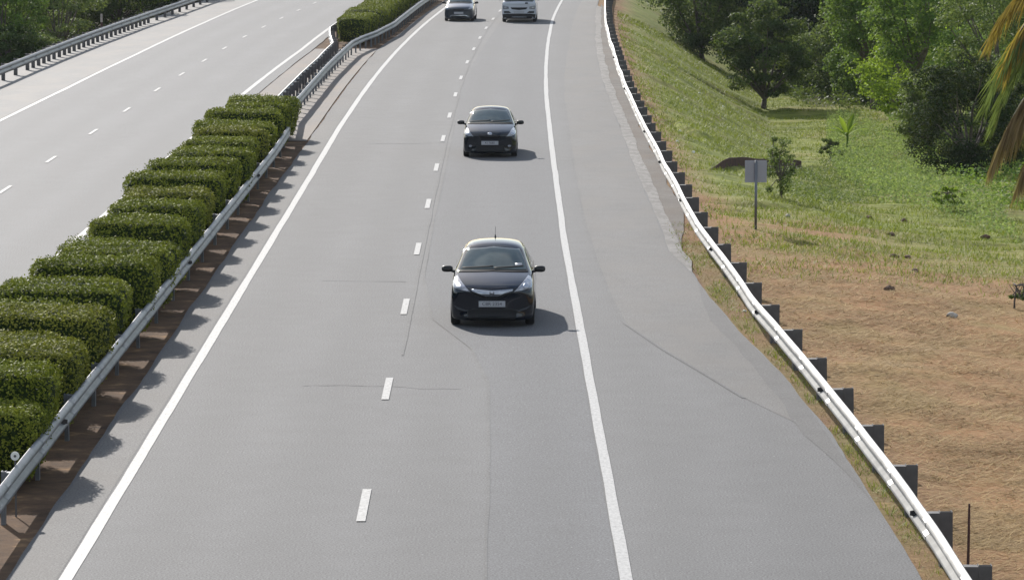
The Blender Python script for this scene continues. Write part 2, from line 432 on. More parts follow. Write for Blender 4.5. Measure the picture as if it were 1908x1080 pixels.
# ------------------------------------------------------------------ ground sheet
def build_ground():
    xs = np.concatenate([np.linspace(-400, -60, 12), np.arange(-58, -24, 2.), np.arange(-24, -19, .5), np.arange(-19, 4, .6),
                         np.arange(4, 17, .2), np.arange(17, 34, .6), np.arange(34, 60, 3.), np.linspace(62, 400, 12)])
    ys = np.concatenate([np.linspace(-80, 18, 12), np.arange(19, 44, .35), np.arange(44, 114, .22), np.arange(114, 150, .6), np.arange(150, 200, 3.), np.linspace(205, 800, 16)])
    ys = YN(ys)
    X, Y = np.meshgrid(xs, ys)
    Z = ground_z(X, Y)
    V = np.stack([X.ravel(), Y.ravel(), Z.ravel()], 1)
    nx, ny = len(xs), len(ys)
    idx = np.arange(nx * ny).reshape(ny, nx)
    F = np.stack([idx[:-1, :-1].ravel(), idx[:-1, 1:].ravel(), idx[1:, 1:].ravel(), idx[1:, :-1].ravel()], 1)
    m, n, b, _ = new_mat('grass and bare earth')
    at = n.nodes.new('ShaderNodeAttribute'); at.attribute_name = 'zone'
    sep = n.nodes.new('ShaderNodeSeparateColor'); n.links.new(at.outputs['Color'], sep.inputs[0])
    p = coords(n)
    st = noise(n, coords(n, (.25, 1.6, 1)), 2.2, 5, .65)
    fine = noise(n, coords(n, (4, 9, 3)), 3.0, 4, .7)
    blot = noise(n, p, .45, 4, .6)
    straw = ramp(n, fine, [(.28, (.125, .060, .026)), (.5, (.285, .160, .075)), (.72, (.49, .33, .165))])
    straw = mix(n, ramp(n, blot, [(.45, (0, 0, 0)), (.7, (.7, .7, .7))]), straw, (.35, .18, .08))
    dry = ramp(n, st, [(.3, (.14, .12, .035)), (.6, (.28, .235, .085))])
    gr = ramp(n, st, [(.33, (.050, .075, .010)), (.5, (.16, .20, .030)), (.66, (.31, .32, .07))])
    gr = mix(n, .35, gr, ramp(n, fine, [(.3, (.07, .09, .015)), (.7, (.28, .28, .07))]))
    c = mix(n, ramp(n, mathn(n, 'ADD', sep.outputs[0], mathn(n, 'MULTIPLY', mathn(n, 'SUBTRACT', blot, .5), .7)), [(.25, (0, 0, 0)), (.5, (1, 1, 1))]), straw, dry)
    c = mix(n, ramp(n, mathn(n, 'ADD', sep.outputs[0], mathn(n, 'MULTIPLY', mathn(n, 'SUBTRACT', fine, .5), .6)), [(.5, (0, 0, 0)), (.85, (1, 1, 1))]), c, gr)
    soil = ramp(n, noise(n, p, 1.6, 5, .65), [(.3, (.065, .042, .028)), (.58, (.14, .085, .050)), (.74, (.34, .21, .105))])
    c = mix(n, ramp(n, noise(n, coords(n, (.35, .22, 1)), 1.0, 4, .6), [(.50, (0, 0, 0)), (.64, (.5, .5, .5))]), c, dry)
    c = mix(n, sep.outputs[1], c, soil)
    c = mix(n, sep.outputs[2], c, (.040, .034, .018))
    n.links.new(c, b.inputs['Base Color']); b.inputs['Roughness'].default_value = .95; b.inputs['Specular IOR Level'].default_value = .15
    bump(n, b, mathn(n, 'ADD', mathn(n, 'MULTIPLY', fine, .6), st), .6, .05)
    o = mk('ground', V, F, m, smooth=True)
    tag(o, 'sloping ground of dry straw, green grass and bare earth beside the road', kind='structure')
    r = X - railR(Y) - .55; Y = YO(Y)
    nz = fbm(X * .35, Y * .35, 11)
    g = np.clip((Y - 43.5 + (nz - .5) * 5) / 3, 0, 1) * .42 + np.clip((Y - 50 + (nz - .5) * 6) / 6, 0, 1) * .45 + .3 * smooth01((X - 8) / 3) * smooth01((Y - 43) / 6)
    g = np.where(r < 1.4, g * np.clip(.15 + r / 1.6, 0, 1), g)
    g = np.clip(g + .15 * (fbm(X * .12, Y * .9, 21) - .5) * 2, 0, 1)
    side = X > 4
    soil_w = np.where(X > -21.5, 1.0, .55)
    s = np.where(side & (r > -.9), np.clip(.55 * np.exp(-np.clip(r, 0, 9) / .5) - .2 * nz, 0, 1), soil_w)
    s = np.where(side & (r <= .0), .25 + .3 * nz, s); g = np.where(side & (r <= 0), np.where(Y < 47, .40 + .35 * (fbm(X * 2, Y * .8, 77) - .5), .12), g)
    dk = np.where((X < -23.5) | ((X > 16) & (Y > 106) & (fbm(X * .3, Y * .3, 31) > .3)), .85, 0.0)  # dark litter and the shade under the woods, put into the ground colour
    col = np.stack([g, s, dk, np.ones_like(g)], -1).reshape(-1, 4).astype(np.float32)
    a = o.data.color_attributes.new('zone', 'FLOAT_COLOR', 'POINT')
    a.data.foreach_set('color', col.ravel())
build_ground()

# ------------------------------------------------------------------ roads
strip('road', asphL, asphR, -40, 230, 0.0, M['road'],     .3, .05, .05, 1, 'grey asphalt of the near carriageway with two lanes', lane=L2)
strip('far_road', lambda Y: railL(Y) - .9, lambda Y: L4(Y) + .55, -40, 230, 0.0, M['road_left'], .3, .03, .04, 4, 'pale grey asphalt of the far carriageway', lane=L5)
strip('far_shoulder', lambda Y: railL(Y) - .8, lambda Y: L6(Y) - .12, -40, 230, .004, M['shoulder_far'], .5, .02, .02, 5, 'pale beige shoulder of the far carriageway')
strip('median_paving', lambda Y: L4(Y) + .6, lambda Y: asphL(Y) - .05, 64.8, 97, .0, M['median_pave'], .3, 0, 0, 6, 'stained pinkish paving in the hedge gap of the median')
strip('shoulder', lambda Y: asphL(Y) + .06, lambda Y: L1(Y) - .12, -40, 230, .004, M['shoulder'], .3, .03, .0, 7, 'warm grey paved strip between the median soil and the white edge line')
# right shoulder: from the long seam to the asphalt edge
seamX = tab([0, 31, 33, 36.5, 38.6, 41, 45, 50, 58, 75, 100, 131], [5.3, 4.9, 4.0, 2.85, 2.25, 2.10, 1.95, 1.85, 1.85, 2.0, 2.9, 4.6])
strip('outer_shoulder', seamX, lambda Y: asphR(Y) - .06, 31.4, 230, .004, M['shoulder'], .25, .03, .05, 8, 'brownish outer shoulder patch ending in a curved seam')
strip('edge_band', lambda Y: asphR(Y) - .42, lambda Y: asphR(Y) - .05, 27, 43, .006, M['edge_band'], .3, .12, .04, 17, 'darker patched asphalt along the outer edge', taper=9)
strip('outer_seam', lambda Y: seamX(Y) - .03, lambda Y: seamX(Y) + .03, 33, 75, .008, M['seal'], .25, .015, .015, 9, 'dark seam along the outer shoulder')
patchX = tab([0, 20, 24, 30, 34, 36.5, 39, 43, 50, 60, 80, 100, 131], [-.3, -.34, -.34, -.36, -.42, -.75, -1.6, -1.95, -2.0, -2.0, -2.0, -1.3, .7])
strip('resurfaced_lane', patchX, lambda Y: L3(Y) - .1, -40, 230, .004, M['road_patch'], .25, .04, 0, 10, 'slightly bluer resurfaced strip in the right lane', lane=L2)
strip('lane_seam', lambda Y: patchX(Y) - .022, lambda Y: patchX(Y) + .022, 10, 70, .008, M['seal'], .2, .02, .02, 10, 'wandering dark seam in the right lane')
strip('centre_seam', lambda Y: L2(Y) + .12, lambda Y: L2(Y) + .17, 36, 120, .008, M['seal'], .3, .02, .02, 12, 'dark seam beside the dashed line')
# transverse cracks
def crack(pts, wd=.02, name='road_crack'):
    V = []; F = []
    P = [plane(*p) for p in pts]
    Q = []
    for (a, b) in zip(P[:-1], P[1:]):
        k = max(2, int(math.hypot(b[0] - a[0], b[1] - a[1]) / .15))
        for i in range(k):
            t = i / k
            Q.append((a[0] + (b[0] - a[0]) * t, a[1] + (b[1] - a[1]) * t + R.uniform(-.05, .05)))
    for i, (x, y) in enumerate(Q):
        ww = wd * R.uniform(.3, 1.2)
        V += [(x, y - ww, .0105), (x, y + ww, .0105)]
        if i: F.append([2 * i - 2, 2 * i, 2 * i + 1, 2 * i - 1])
    o = mk(name, V, F, M['seal']); tag(o, 'thin crack across the asphalt', kind='structure')
crack([(565, 718), (640, 718), (720, 719), (790, 724), (872, 724)], .018)
crack([(600, 523), (680, 524), (770, 525)], .02)
crack([(680, 268), (760, 268), (840, 266)], .03)
crack([(1080, 505), (1130, 510), (1200, 545)], .012)

def solid_line(name, f, y0, y1, wd, m, label, z=.008):
    strip(name, lambda Y: f(Y) - wd / 2, lambda Y: f(Y) + wd / 2, y0, y1, z, m, .25, .014, .014, 3, label)
solid_line('edge_line', L1, -40, 230, .17, M['mark'], 'solid white line at the median side of the near carriageway')
solid_line('edge_line', L3, -40, 230, .16, M['mark'], 'solid white line at the outer side of the near carriageway', .012)
solid_line('edge_line', L4, -40, 230, .17, M['mark'], 'solid white line at the median side of the far carriageway')
solid_line('edge_line', L6, -40, 230, .17, M['mark'], 'solid white line at the outer side of the far carriageway')
def dashes(name, f, ys, ln, wd, label):
    V = []; F = []
    for y in ys:
        y = YN(y); b = len(V)
        for k in range(5):
            yy = y + ln * k / 4
            x = float(f(yy)); V += [(x - wd / 2, yy, .013), (x + wd / 2, yy, .013)]
            if k: F.append([b + 2 * k - 2, b + 2 * k - 1, b + 2 * k + 1, b + 2 * k])
    o = mk(name, V, F, M['mark_dash']); tag(o, label, kind='structure')
d1 = [26.5 - 6.35 * k for k in (3, 2, 1)] + [26.5, 32.9, 39.4, 45.6, 51.9, 58.3, 64.6, 70.6, 77.0, 83.1, 89.7, 96.0, 102.2, 108.2, 114.4] + [120.6 + 6.2 * k for k in range(10)]
dashes('lane_dashes', L2, d1, 2.7, .13, 'short white dashes between the near lanes')
d2 = [54.5 - 6.1 * k for k in range(8, 0, -1)] + [54.5, 60.2, 66.5, 72.5, 79.0, 84.8, 90.7, 96.7, 103.1] + [109.2 + 6.1 * k for k in range(12)]
dashes('lane_dashes', L5, [y - .2 for y in d2], 2.4, .105, 'short white dashes between the far lanes')

# concrete kerb drain along the outer shoulder
strip('gutter', lambda Y: asphR(Y) + .2, lambda Y: railR(Y) + .16, 45, 128, -.004, M['gutter'], .4, 0, .10, 15, 'grey brown dirty gutter between the kerb and the guardrail', taper=14, tright=False)
strip('kerb', lambda Y: asphR(Y) - .04, lambda Y: np.minimum(asphR(Y) + .28, railR(Y) - .1), 43.2, 126, .006, M['concrete'], .3, .05, .09, 18, 'flat broken pale concrete strip along the outer shoulder', taper=4, tright=False)

# ------------------------------------------------------------------ guardrails
PROF = [(0, .40), (.025, .405), (.08, .445), (.08, .495), (.0, .55), (.0, .565), (.08, .62), (.08, .67), (.03, .712), (0, .722)]
def guardrail(name, f, side, y0, y1, steel, post_mat, spacing, label, dense=(), wide=.15, deep=.30):
    """side=+1: face looks to +X, -1: face looks to -X"""
    y0, y1 = YN(y0), YN(y1)
    root = empty(name, (float(f(y0)), y0, 0)); tag(root, label, 'guardrail')
    off = Vector(root.location)
    Y = np.arange(y0, y1, .5); X = f(Y)
    wob = (fbm(Y * .18, Y * 0, int(abs(y0) * 3) + side, 2) - .5) * .05
    prof = [(a, z) for a, z in PROF] + [(a - .006, z) for a, z in PROF[::-1]]
    k = len(prof)
    V = np.zeros((len(Y), k, 3))
    for j, (a, z) in enumerate(prof):
        V[:, j, 0] = X + side * a + wob - off.x; V[:, j, 1] = Y - off.y; V[:, j, 2] = z + wob * .5
    i = (np.arange(len(Y) - 1) * k)[:, None] + np.arange(k)[None]
    j2 = (np.arange(len(Y) - 1) * k)[:, None] + (np.arange(k)[None] + 1) % k
    F = np.stack([i.ravel(), j2.ravel(), j2.ravel() + k, i.ravel() + k], 1)
    mk('rail_beam', V.reshape(-1, 3), F, steel, root)
    # lapped joints: a short sleeve of the same section with its bolts, every 4 m
    jf = None
    for y in np.arange(y0 + 3, min(y1, YN(125)) - 3, 4.0):
        if jf is None:
            sl = MB(); Vv = []; Ff = []
            for q, (a, z) in enumerate(PROF):
                Vv += [(side * (a + .006), 0, z), (side * (a + .006), .32, z)]
                if q: Ff.append([2 * q - 2, 2 * q - 1, 2 * q + 1, 2 * q])
            sl.add(Vv, Ff)
            o = jf = sl.build('rail_joint', steel, root)
        else:
            o = jf.copy(); C.objects.link(o); o.parent = root
        wb = float(np.interp(y, Y, wob)); P0 = float(f(y)); P1 = float(f(y + .32))
        o.location = (P0 + wb - off.x, y - off.y, wb * .5); o.rotation_euler = (0, 0, -math.atan2(P1 - P0, .32))
    ys = []
    y = y0 + .6
    while y < y1:
        ys.append(y)
        sp = spacing
        for a, b, s in dense:
            if YN(a) <= y < YN(b): sp = s
        y += sp
    # I-section post with spacer block, back of the beam
    pm = MB()
    s = -side
    pm.box(min(s * .02, s * (.02 + deep * .5)), max(s * .02, s * (.02 + deep * .5)), -wide * .5, wide * .5, .37, .70)
    for a, b in ((deep * .5 + .022, deep * .5 + .032), (deep - .01 + .02, deep + .02)):
        pm.box(min(s * a, s * b), max(s * a, s * b), -wide * .48, wide * .48, -.4, .715)
    a, b = deep * .5 + .032, deep + .01
    pm.box(min(s * a, s * b), max(s * a, s * b), -.006, .006, -.4, .712)
    pm.box(min(s * a, s * b), max(s * a, s * b), -wide * .48, -wide * .48 + .008, -.4, .712)
    first = None
    ys_part = ys[:100]
    for y in ys_part:
        if first is None:
            o = pm.build('post', post_mat, root); first = o
        else:
            o = first.copy(); C.objects.link(o); o.parent = root
        x = float(f(y)); ang = math.atan2(float(f(y + .5) - f(y - .5)), 1.0)
        o.location = (x - off.x + float(np.interp(y, Y, wob)), y - off.y, R.uniform(-.015, .01)); o.rotation_euler = (R.uniform(-.02, .02), R.uniform(-.02, .02), -ang + R.uniform(-.03, .03))
    # small reflectors bolted in the valley of the beam
    return root
g1 = guardrail('guardrail', railR, -1, 14.2, 134, M['steel'], M['post'], 3.82, 'sunlit white steel guardrail along the outer shoulder with dark posts behind it', wide=.17, deep=.34)
g2 = guardrail('guardrail', railM, 1, 20, 134, M['steel_shaded'], M['steel_shaded'], 3.82, 'shaded steel guardrail of the median facing the near carriageway', dense=((64, 98, 2.1), (98, 134, 2.0)), wide=.13, deep=.13)
g3 = guardrail('guardrail', railM2, -1, 52, 134, M['steel_shaded'], M['post'], 3.82, 'steel guardrail of the median facing the far carriageway', dense=((64, 98, 2.1),), wide=.12, deep=.2)
g4 = guardrail('guardrail', railL, 1, 62, 146, M['steel_shaded'], M['post'], 3.82, 'long steel guardrail on the far side of the far carriageway before the trees', dense=((86, 112, 1.8),))

def reflectors(root, f, side, ys):
    first = None
    for y in ys:
        y = YN(y)
        if first is None:
            m = MB()
            m.box(-.01, .02, -.05, .05, .50, .60)
            m.add([(side * .02, -.05, .5), (side * .02, .05, .5), (side * .11, .0, .52), (side * .02, -.05, .6), (side * .02, .05, .6), (side * .11, .0, .58)],
                  [[0, 2, 5, 3], [2, 1, 4, 5], [3, 5, 4], [0, 1, 2], [0, 3, 4, 1]])
            o = m.build('reflector', M['plastic'], root); first = o
        else:
            o = first.copy(); C.objects.link(o); o.parent = root
        o.location = (float(f(y)) - root.location.x, y - root.location.y, 0)
reflectors(g1, railR, -1, [25.2, 31.5, 37.2, 43.5, 50, 56.5, 63, 75, 87])
reflectors(g2, railM, 1, [29.6, 42, 54])

# ------------------------------------------------------------------ foliage tools
def leaf_quads(P, nrm, ln, wd, rs):
    n = len(P)
    t = rs.normal(size=(n, 3)); t -= (t * nrm).sum(1)[:, None] * nrm
    t /= np.linalg.norm(t, axis=1)[:, None] + 1e-9
    b = np.cross(nrm, t)
    L = (ln * rs.uniform(.6, 1.3, n))[:, None]; W_ = (wd * rs.uniform(.6, 1.3, n))[:, None]
    V = np.empty((n, 4, 3))
    V[:, 0] = P - t * L / 2; V[:, 1] = P + b * W_ / 2 - t * L * .05; V[:, 2] = P + t * L / 2; V[:, 3] = P - b * W_ / 2 - t * L * .05
    F = np.arange(4 * n).reshape(n, 4)
    return V.reshape(-1, 3), F

def hedge_mesh(lx, ly, h, nleaf, seed, size=.055, mat=None):
    """one clipped bush: a rounded box of twigs wrapped in small leaves"""
    rs = np.random.RandomState(seed)
    def surf(d):
        # superellipsoid radius in unit box
        p = 6.0
        q = (np.abs(d) ** p).sum(1) ** (-1 / p)
        return d * q[:, None]
    def disp(P):
        return 1 + .10 * (fbm(P[:, 0] * 2.2 + seed * 7.1, P[:, 1] * 2.6 + P[:, 2] * 1.7, seed, 3) - .5) * 2
    hs = np.array([lx / 2, ly / 2, h / 2 - .04])
    # core
    bm = bmesh.new(); bmesh.ops.create_icosphere(bm, subdivisions=3, radius=1)
    D = np.array([v.co[:] for v in bm.verts]); Fc = np.array([[v.index for v in f.verts] for f in bm.faces]); bm.free()
    S = surf(D / np.linalg.norm(D, axis=1)[:, None]); S = S * disp(S)[:, None]
    Vc = S * (hs - .05) + np.array([0, 0, h / 2 + .06])
    # taper towards the ground
    def taper(P):
        k = .84 + .16 * smooth01(P[:, 2] / h); P = P.copy(); P[:, 0] *= k; P[:, 1] *= k; return P
    Vc = taper(Vc)
    # leaves
    nb = nleaf
    A = np.array([hs[1] * hs[2], hs[0] * hs[2], hs[0] * hs[1]]); A = A / A.sum()
    ax = rs.choice(3, nb, p=A)
    P = rs.uniform(-1, 1, (nb, 3)); sg = rs.choice([-1, 1], nb); 
    sg = np.where((ax == 2) & (sg < 0) & (rs.rand(nb) < .9), 1, sg)
    P[np.arange(nb), ax] = sg
    S = surf(P / np.linalg.norm(P, axis=1)[:, None]); nr = np.sign(S) * np.abs(S) ** 4 / hs; nr /= np.linalg.norm(nr, axis=1)[:, None] + 1e-9
    dd = disp(S); S = S * dd[:, None]
    Pw = S * hs + nr * rs.uniform(-.05, .03, nb)[:, None] + np.array([0, 0, h / 2 + .06])
    up = rs.rand(nb) < .05
    Pw[up] += nr[up] * .05
    Pw = taper(Pw)
    nn = nr * .9 + rs.normal(size=(nb, 3)) * .55; nn /= np.linalg.norm(nn, axis=1)[:, None]
    Vl, Fl = leaf_quads(Pw, nn, size, size * .6, rs)
    return Vc, Fc, Vl, Fl

def hedge(name, x, y, lx, ly, h, nleaf, seed, label, group, size=.055, mat='leaf_hedge', rz=0):
    Vc, Fc, Vl, Fl = hedge_mesh(lx, ly, h, nleaf, seed, size)
    V = np.concatenate([Vc, Vl]); k = len(Vc)
    F = [list(map(int, f)) for f in Fc]
    # use triangles only -> build as two-part polygons with foreach
    me = bpy.data.meshes.new(name)
    loops = np.concatenate([Fc.ravel(), (Fl + k).ravel()]).astype(np.int32)
    tot = np.concatenate([np.full(len(Fc), 3), np.full(len(Fl), 4)]).astype(np.int32)
    start = np.concatenate([[0], np.cumsum(tot)[:-1]]).astype(np.int32)
    me.vertices.add(len(V)); me.vertices.foreach_set('co', V.astype(np.float32).ravel())
    me.loops.add(len(loops)); me.loops.foreach_set('vertex_index', loops)
    me.polygons.add(len(tot)); me.polygons.foreach_set('loop_start', start); me.polygons.foreach_set('loop_total', tot)
    me.materials.append(M['hedge_core']); me.materials.append(M[mat])
    me.polygons.foreach_set('material_index', np.concatenate([np.zeros(len(Fc)), np.ones(len(Fl))]).astype(np.int32))
    me.update(calc_edges=True); me.validate()
    o = link(name, me); o.location = (x, y, -.03); o.rotation_euler = (0, 0, rz)
    return tag(o, label, 'hedge bush', group)

ORD = ['nearest', 'second', 'third', 'fourth', 'fifth', 'sixth', 'seventh', 'eighth', 'ninth', 'tenth', 'eleventh', 'twelfth', 'thirteenth', 'fourteenth', 'fifteenth', 'sixteenth', 'seventeenth', 'eighteenth', 'nineteenth', 'twentieth']
FRONT_Y = [YN(26.9 + 2.13 * k) for k in range(19)]
for i, y in enumerate(FRONT_Y):
    rs = random.Random(100 + i)
    lx = 2.22 + rs.uniform(-.25, .3); ly = 1.78 + rs.uniform(-.25, .3); h = 1.45 + rs.uniform(-.10, .12)
    xr = -6.92 + rs.uniform(-.16, .05)
    lab = ('clipped box shaped hedge bush, %s from the camera in the long row' % ORD[i]) if i else 'clipped box shaped hedge bush nearest the camera, at the left edge'
    if i == 18: lab = 'last clipped hedge bush of the long row, just before the median gap'
    if i == 0: ly = 1.5; y = YN(28.4) - .2; h = 1.16
    hedge('hedge_bush', xr - lx / 2, y + rs.uniform(-.15, .15), lx, ly, h, int(12000 - 330 * i), 10 + i, lab, 'clipped hedge bushes in the median before the gap',
          size=.055 + .0012 * i, mat='leaf_hedge2' if i in (2, 3, 9, 14) else 'leaf_hedge', rz=rs.uniform(-.10, .10))
    # the outer half of the row is a second planting line that shows as its own bumps
    if i % 1 == 0:
        lx2 = 1.45 + rs.uniform(-.2, .3)
        hedge('hedge_bush', xr - lx + lx2 / 2 - rs.uniform(.0, .3), y + 2.0 + rs.uniform(-.2, .2), lx2, 2.0 + rs.uniform(-.3, .3), 1.27 + rs.uniform(-.1, .12), int(4200 - 110 * i), 60 + i,
              'lower rounded hedge bush on the far carriageway side, %s of its line from the camera' % ORD[i].replace('nearest', 'first'), 'rounded hedge bushes on the far carriageway side',
              size=.058, mat='leaf_hedge2' if i % 3 else 'leaf_hedge', rz=rs.uniform(-.2, .2))
i = 0
y = YN(99.6)
while y < YN(132):
    rs = random.Random(300 + i)
    xa = float(railM(y)) - .45; xb = float(railM2(y)) + .45
    wdt = min(2.6, xa - xb)
    h = 1.35 + rs.uniform(-.08, .1)
    lab = 'clipped hedge bush beyond the median gap, %s of that row' % ORD[i].replace('nearest', 'first and nearest')
    hedge('hedge_bush', xa - wdt / 2, y, wdt, 3.7, h, 4200, 120 + i, lab, 'clipped hedge bushes in the median beyond the gap', size=.085, mat='leaf_hedge', rz=-math.atan2(float(railM(y + 1) - railM(y - 1)), 2))
    y += 4.1; i += 1

def tree(x, y, crown_c, rad, mat, label, nclump=60, nleaf=130, leaf=.2, seed=1, trunk_r=.14, name='broadleaf_tree', group=None, lean=(0, 0), cat='tree', base=None, squash=.55):
    rs = np.random.RandomState(seed)
    if mat in ('leaf_dark', 'leaf_black'): nleaf = int(nleaf * 1.5)
    z0 = float(ground_z(x, y)) if base is None else base
    root = empty(name, (x, y, z0)); tag(root, label, cat, group)
    cc = np.array(crown_c, float) - np.array([x, y, z0])
    rad = np.array(rad, float)
    # clumps
    d = rs.normal(size=(nclump, 3)); d /= np.linalg.norm(d, axis=1)[:, None]
    rr = rs.uniform(.25, 1.0, nclump) ** .5
    CL = cc + d * rr[:, None] * rad
    zmin = .25
    CL[:, 2] = np.maximum(CL[:, 2], zmin)
    m = MB()
    top = Vector(cc)
    fork = Vector((cc[0] * .25 + lean[0], cc[1] * .25 + lean[1], max(.5, (cc[2] - rad[2]) * .85)))
    m.tube([(0, 0, -.3), (lean[0] * .2, lean[1] * .2, fork.z * .3), tuple(fork)], [trunk_r * 1.35, trunk_r, trunk_r * .8], 8)
    for k in range(min(nclump, 16)):
        t = Vector(CL[k]); mid = fork.lerp(t, .5) + Vector((rs.uniform(-.2, .2), rs.uniform(-.2, .2), .15))
        m.tube([tuple(fork), tuple(mid), tuple(t)], [trunk_r * .5, trunk_r * .28, .015], 5, False)
    m.build('trunk', M['bark'], root, True)
    P = []; Nn = []
    for k in range(nclump):
        cr = rs.uniform(.16, .34) * rad.mean() * np.array([1, 1, squash])
        q = rs.normal(size=(nleaf, 3)); q /= np.linalg.norm(q, axis=1)[:, None]
        rq = rs.uniform(.1, 1, nleaf) ** .45
        pp = CL[k] + q * rq[:, None] * cr
        P.append(pp)
        nn = q * .5 + np.array([0, 0, .55]) + rs.normal(size=(nleaf, 3)) * .45
        Nn.append(nn)
    P = np.concatenate(P); Nn = np.concatenate(Nn); Nn /= np.linalg.norm(Nn, axis=1)[:, None]
    P[:, 2] = np.maximum(P[:, 2], .03)
    V, F = leaf_quads(P, Nn, leaf, leaf * .55, rs)
    mk('crown', V, F, M[mat], root)
    return root

def px(u, Y, v):
    """world point seen in the photograph at pixel (u, v) at distance Y"""
    d = ray(u, v); t = Y / d[1]; return d[0] * t, Y, CAM_H + d[2] * t
def pxo(u, yo, v): return px(u, YN(yo), v)

TG = 'trees below the right embankment'
# the tree whose trunk is seen standing in the grass
bx, by = hit(1423, 203)
tree(bx, by, px(1430, by, 98), (2.5, 2.4, 2.6), 'leaf_dark', 'dark spreading tree with a visible forked trunk standing on the grass', 90, 150, .17, 11, .15, group=TG)
tl = [  # u, v of crown centre, Y, radii, material, label
 (1300, 20, 122, (2.9, 3, 3.0), 'leaf_dark', 'dark tree at the left end of the wood, top edge of the photo', .19),
 (1385, -10, 128, (3.2, 3, 3.4), 'leaf_grey', 'dull green tree behind the one with the visible trunk', .2),
 (1520, 10, 118, (3.3, 3, 3.2), 'leaf_mid', 'mid green tree right of the one with the visible trunk, at the top edge', .2),
 (1560, 95, 112, (2.6, 2.5, 2.2), 'leaf_grey', 'dull green low tree above the deep shadow in the wood', .18),
 (1690, 125, 95, (2.7, 2.4, 2.5), 'leaf_light', 'bright yellow green tree in the middle of the wood', .16),
 (1620, 40, 104, (2.6, 2.4, 2.2), 'leaf_mid', 'leafy green tree left above the bright yellow green one', .18),
 (1760, 20, 100, (3.4, 3, 3.0), 'leaf_mid', 'broad green tree above the bright one near the top right', .18),
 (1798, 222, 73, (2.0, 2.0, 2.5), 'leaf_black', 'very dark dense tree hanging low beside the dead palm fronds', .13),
 (1725, 200, 82, (1.2, 1.2, 1.8), 'leaf_grey', 'dull green sapling left of the very dark tree', .13),
 (1860, 60, 84, (2.6, 2.4, 2.6), 'leaf_grey', 'dull green tree behind the golden palm frond', .15),
 (1700, 45, 92, (2.3, 2.2, 2.0), 'leaf_mid', 'green tree just above the bright yellow green one', .16),
 (1830, 120, 88, (2.2, 2.2, 2.0), 'leaf_mid', 'green tree between the very dark tree and the top right corner', .15),
 (1600, 130, 108, (1.8, 2.2, 1.6), 'leaf_mid', 'low green tree left of the bright yellow green one', .16),
 (1890, 200, 79, (2.0, 2.0, 2.4), 'leaf_dark', 'dark tree directly behind the dead brown fronds', .14),
]
for k, (u, v, Y, rad, mt, lab, lf) in enumerate(tl):
    cx, cy, cz = pxo(u, Y, v); rad = (rad[0], rad[1] * 1.35, rad[2])
    if v < 60: cz += .6 * rad[2]; rad = (rad[0], rad[1], rad[2] * 1.6)
    tree(cx + .3, cy + .4, (cx, cy, cz), rad, mt, lab, int((60 + 14 * rad[0]) * (1.5 if v < 60 else 1)), 140, lf, 40 + k, .16, group=TG)
# deeper rows that fill the wood behind
WG = 'trees at the back of the right wood'
k = 0
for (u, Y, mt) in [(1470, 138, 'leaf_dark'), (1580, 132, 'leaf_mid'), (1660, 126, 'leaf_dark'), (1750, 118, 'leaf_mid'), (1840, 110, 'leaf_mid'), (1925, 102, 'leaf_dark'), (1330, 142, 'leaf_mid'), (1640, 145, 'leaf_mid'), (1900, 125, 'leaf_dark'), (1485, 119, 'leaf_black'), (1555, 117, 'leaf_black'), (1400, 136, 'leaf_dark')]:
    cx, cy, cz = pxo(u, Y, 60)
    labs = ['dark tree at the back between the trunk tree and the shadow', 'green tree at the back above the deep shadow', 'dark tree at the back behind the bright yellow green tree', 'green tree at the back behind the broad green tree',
            'green tree at the back near the top right corner', 'dark tree at the right edge behind the palm', 'green tree farthest back at the left of the wood', 'green tree farthest back in the middle of the wood', 'dark tree farthest back at the right corner', 'near-black tree whose leaf colour gives the left of the deep shadow', 'near-black tree whose leaf colour gives the right of the deep shadow', 'dark tree behind the crown of the trunk tree']
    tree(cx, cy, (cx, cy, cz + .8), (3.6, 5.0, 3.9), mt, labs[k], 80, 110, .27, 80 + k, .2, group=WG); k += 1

# trees beyond the left guardrail
LG = 'trees beyond the far carriageway'
ll = [(18, 25, 99, (1.9, 1.8, 2.0), 'leaf_mid', 'sunlit pale green tree in the top left corner', .16),
      (25, 95, 98, (1.6, 1.6, 1.3), 'leaf_dark', 'dark low tree under the pale one in the top left corner', .15),
      (118, 25, 108, (2.0, 1.8, 2.5), 'leaf_grey', 'dull green tree right of the top left corner tree', .17),
      (70, 95, 100, (1.3, 1.2, .9), 'leaf_grey', 'olive shrub low against the far guardrail', .14),
      (230, -20, 120, (2.6, 2.4, 2.6), 'leaf_dark', 'dark tree behind the grey marker post', .2),
      (315, -40, 132, (2.8, 2.4, 2.6), 'leaf_dark', 'dark tree right of the grey marker post near the top edge', .2),
      (400, -60, 145, (2.8, 2.4, 2.6), 'leaf_dark', 'dark tree above the far end of the left guardrail', .22),
      (60, -30, 118, (3.2, 2.4, 3.4), 'leaf_dark', 'dark green tree behind the top left corner', .2)]
for k, (u, v, Y, rad, mt, lab, lf) in enumerate(ll):
    cx, cy, cz = pxo(u, Y, v); rad = (rad[0], rad[1] * 1.35, rad[2])
    tree(cx - .4, cy + .5, (cx, cy, cz), rad, mt, lab, int(50 + 14 * rad[0]), 130, lf, 140 + k, .14, group=LG)
lb = [(-27, 126), (-24.5, 134), (-26, 143), (-22.8, 150), (-29.5, 118), (-30, 135), (-26, 155)]
ln_ = ['first', 'second', 'third', 'fourth', 'fifth', 'sixth', 'seventh']
for k, (x, y) in enumerate(lb):
    y = YN(y)
    z = float(ground_z(x, y))
    tree(x, y, (x, y, z + 4.2), (3.4, 5.0, 3.9), 'leaf_dark', 'dark tall tree deep in the left wood, %s from the near side' % ln_[k], 85, 110, .28, 170 + k, .2, group='tall dark trees deep in the left wood')

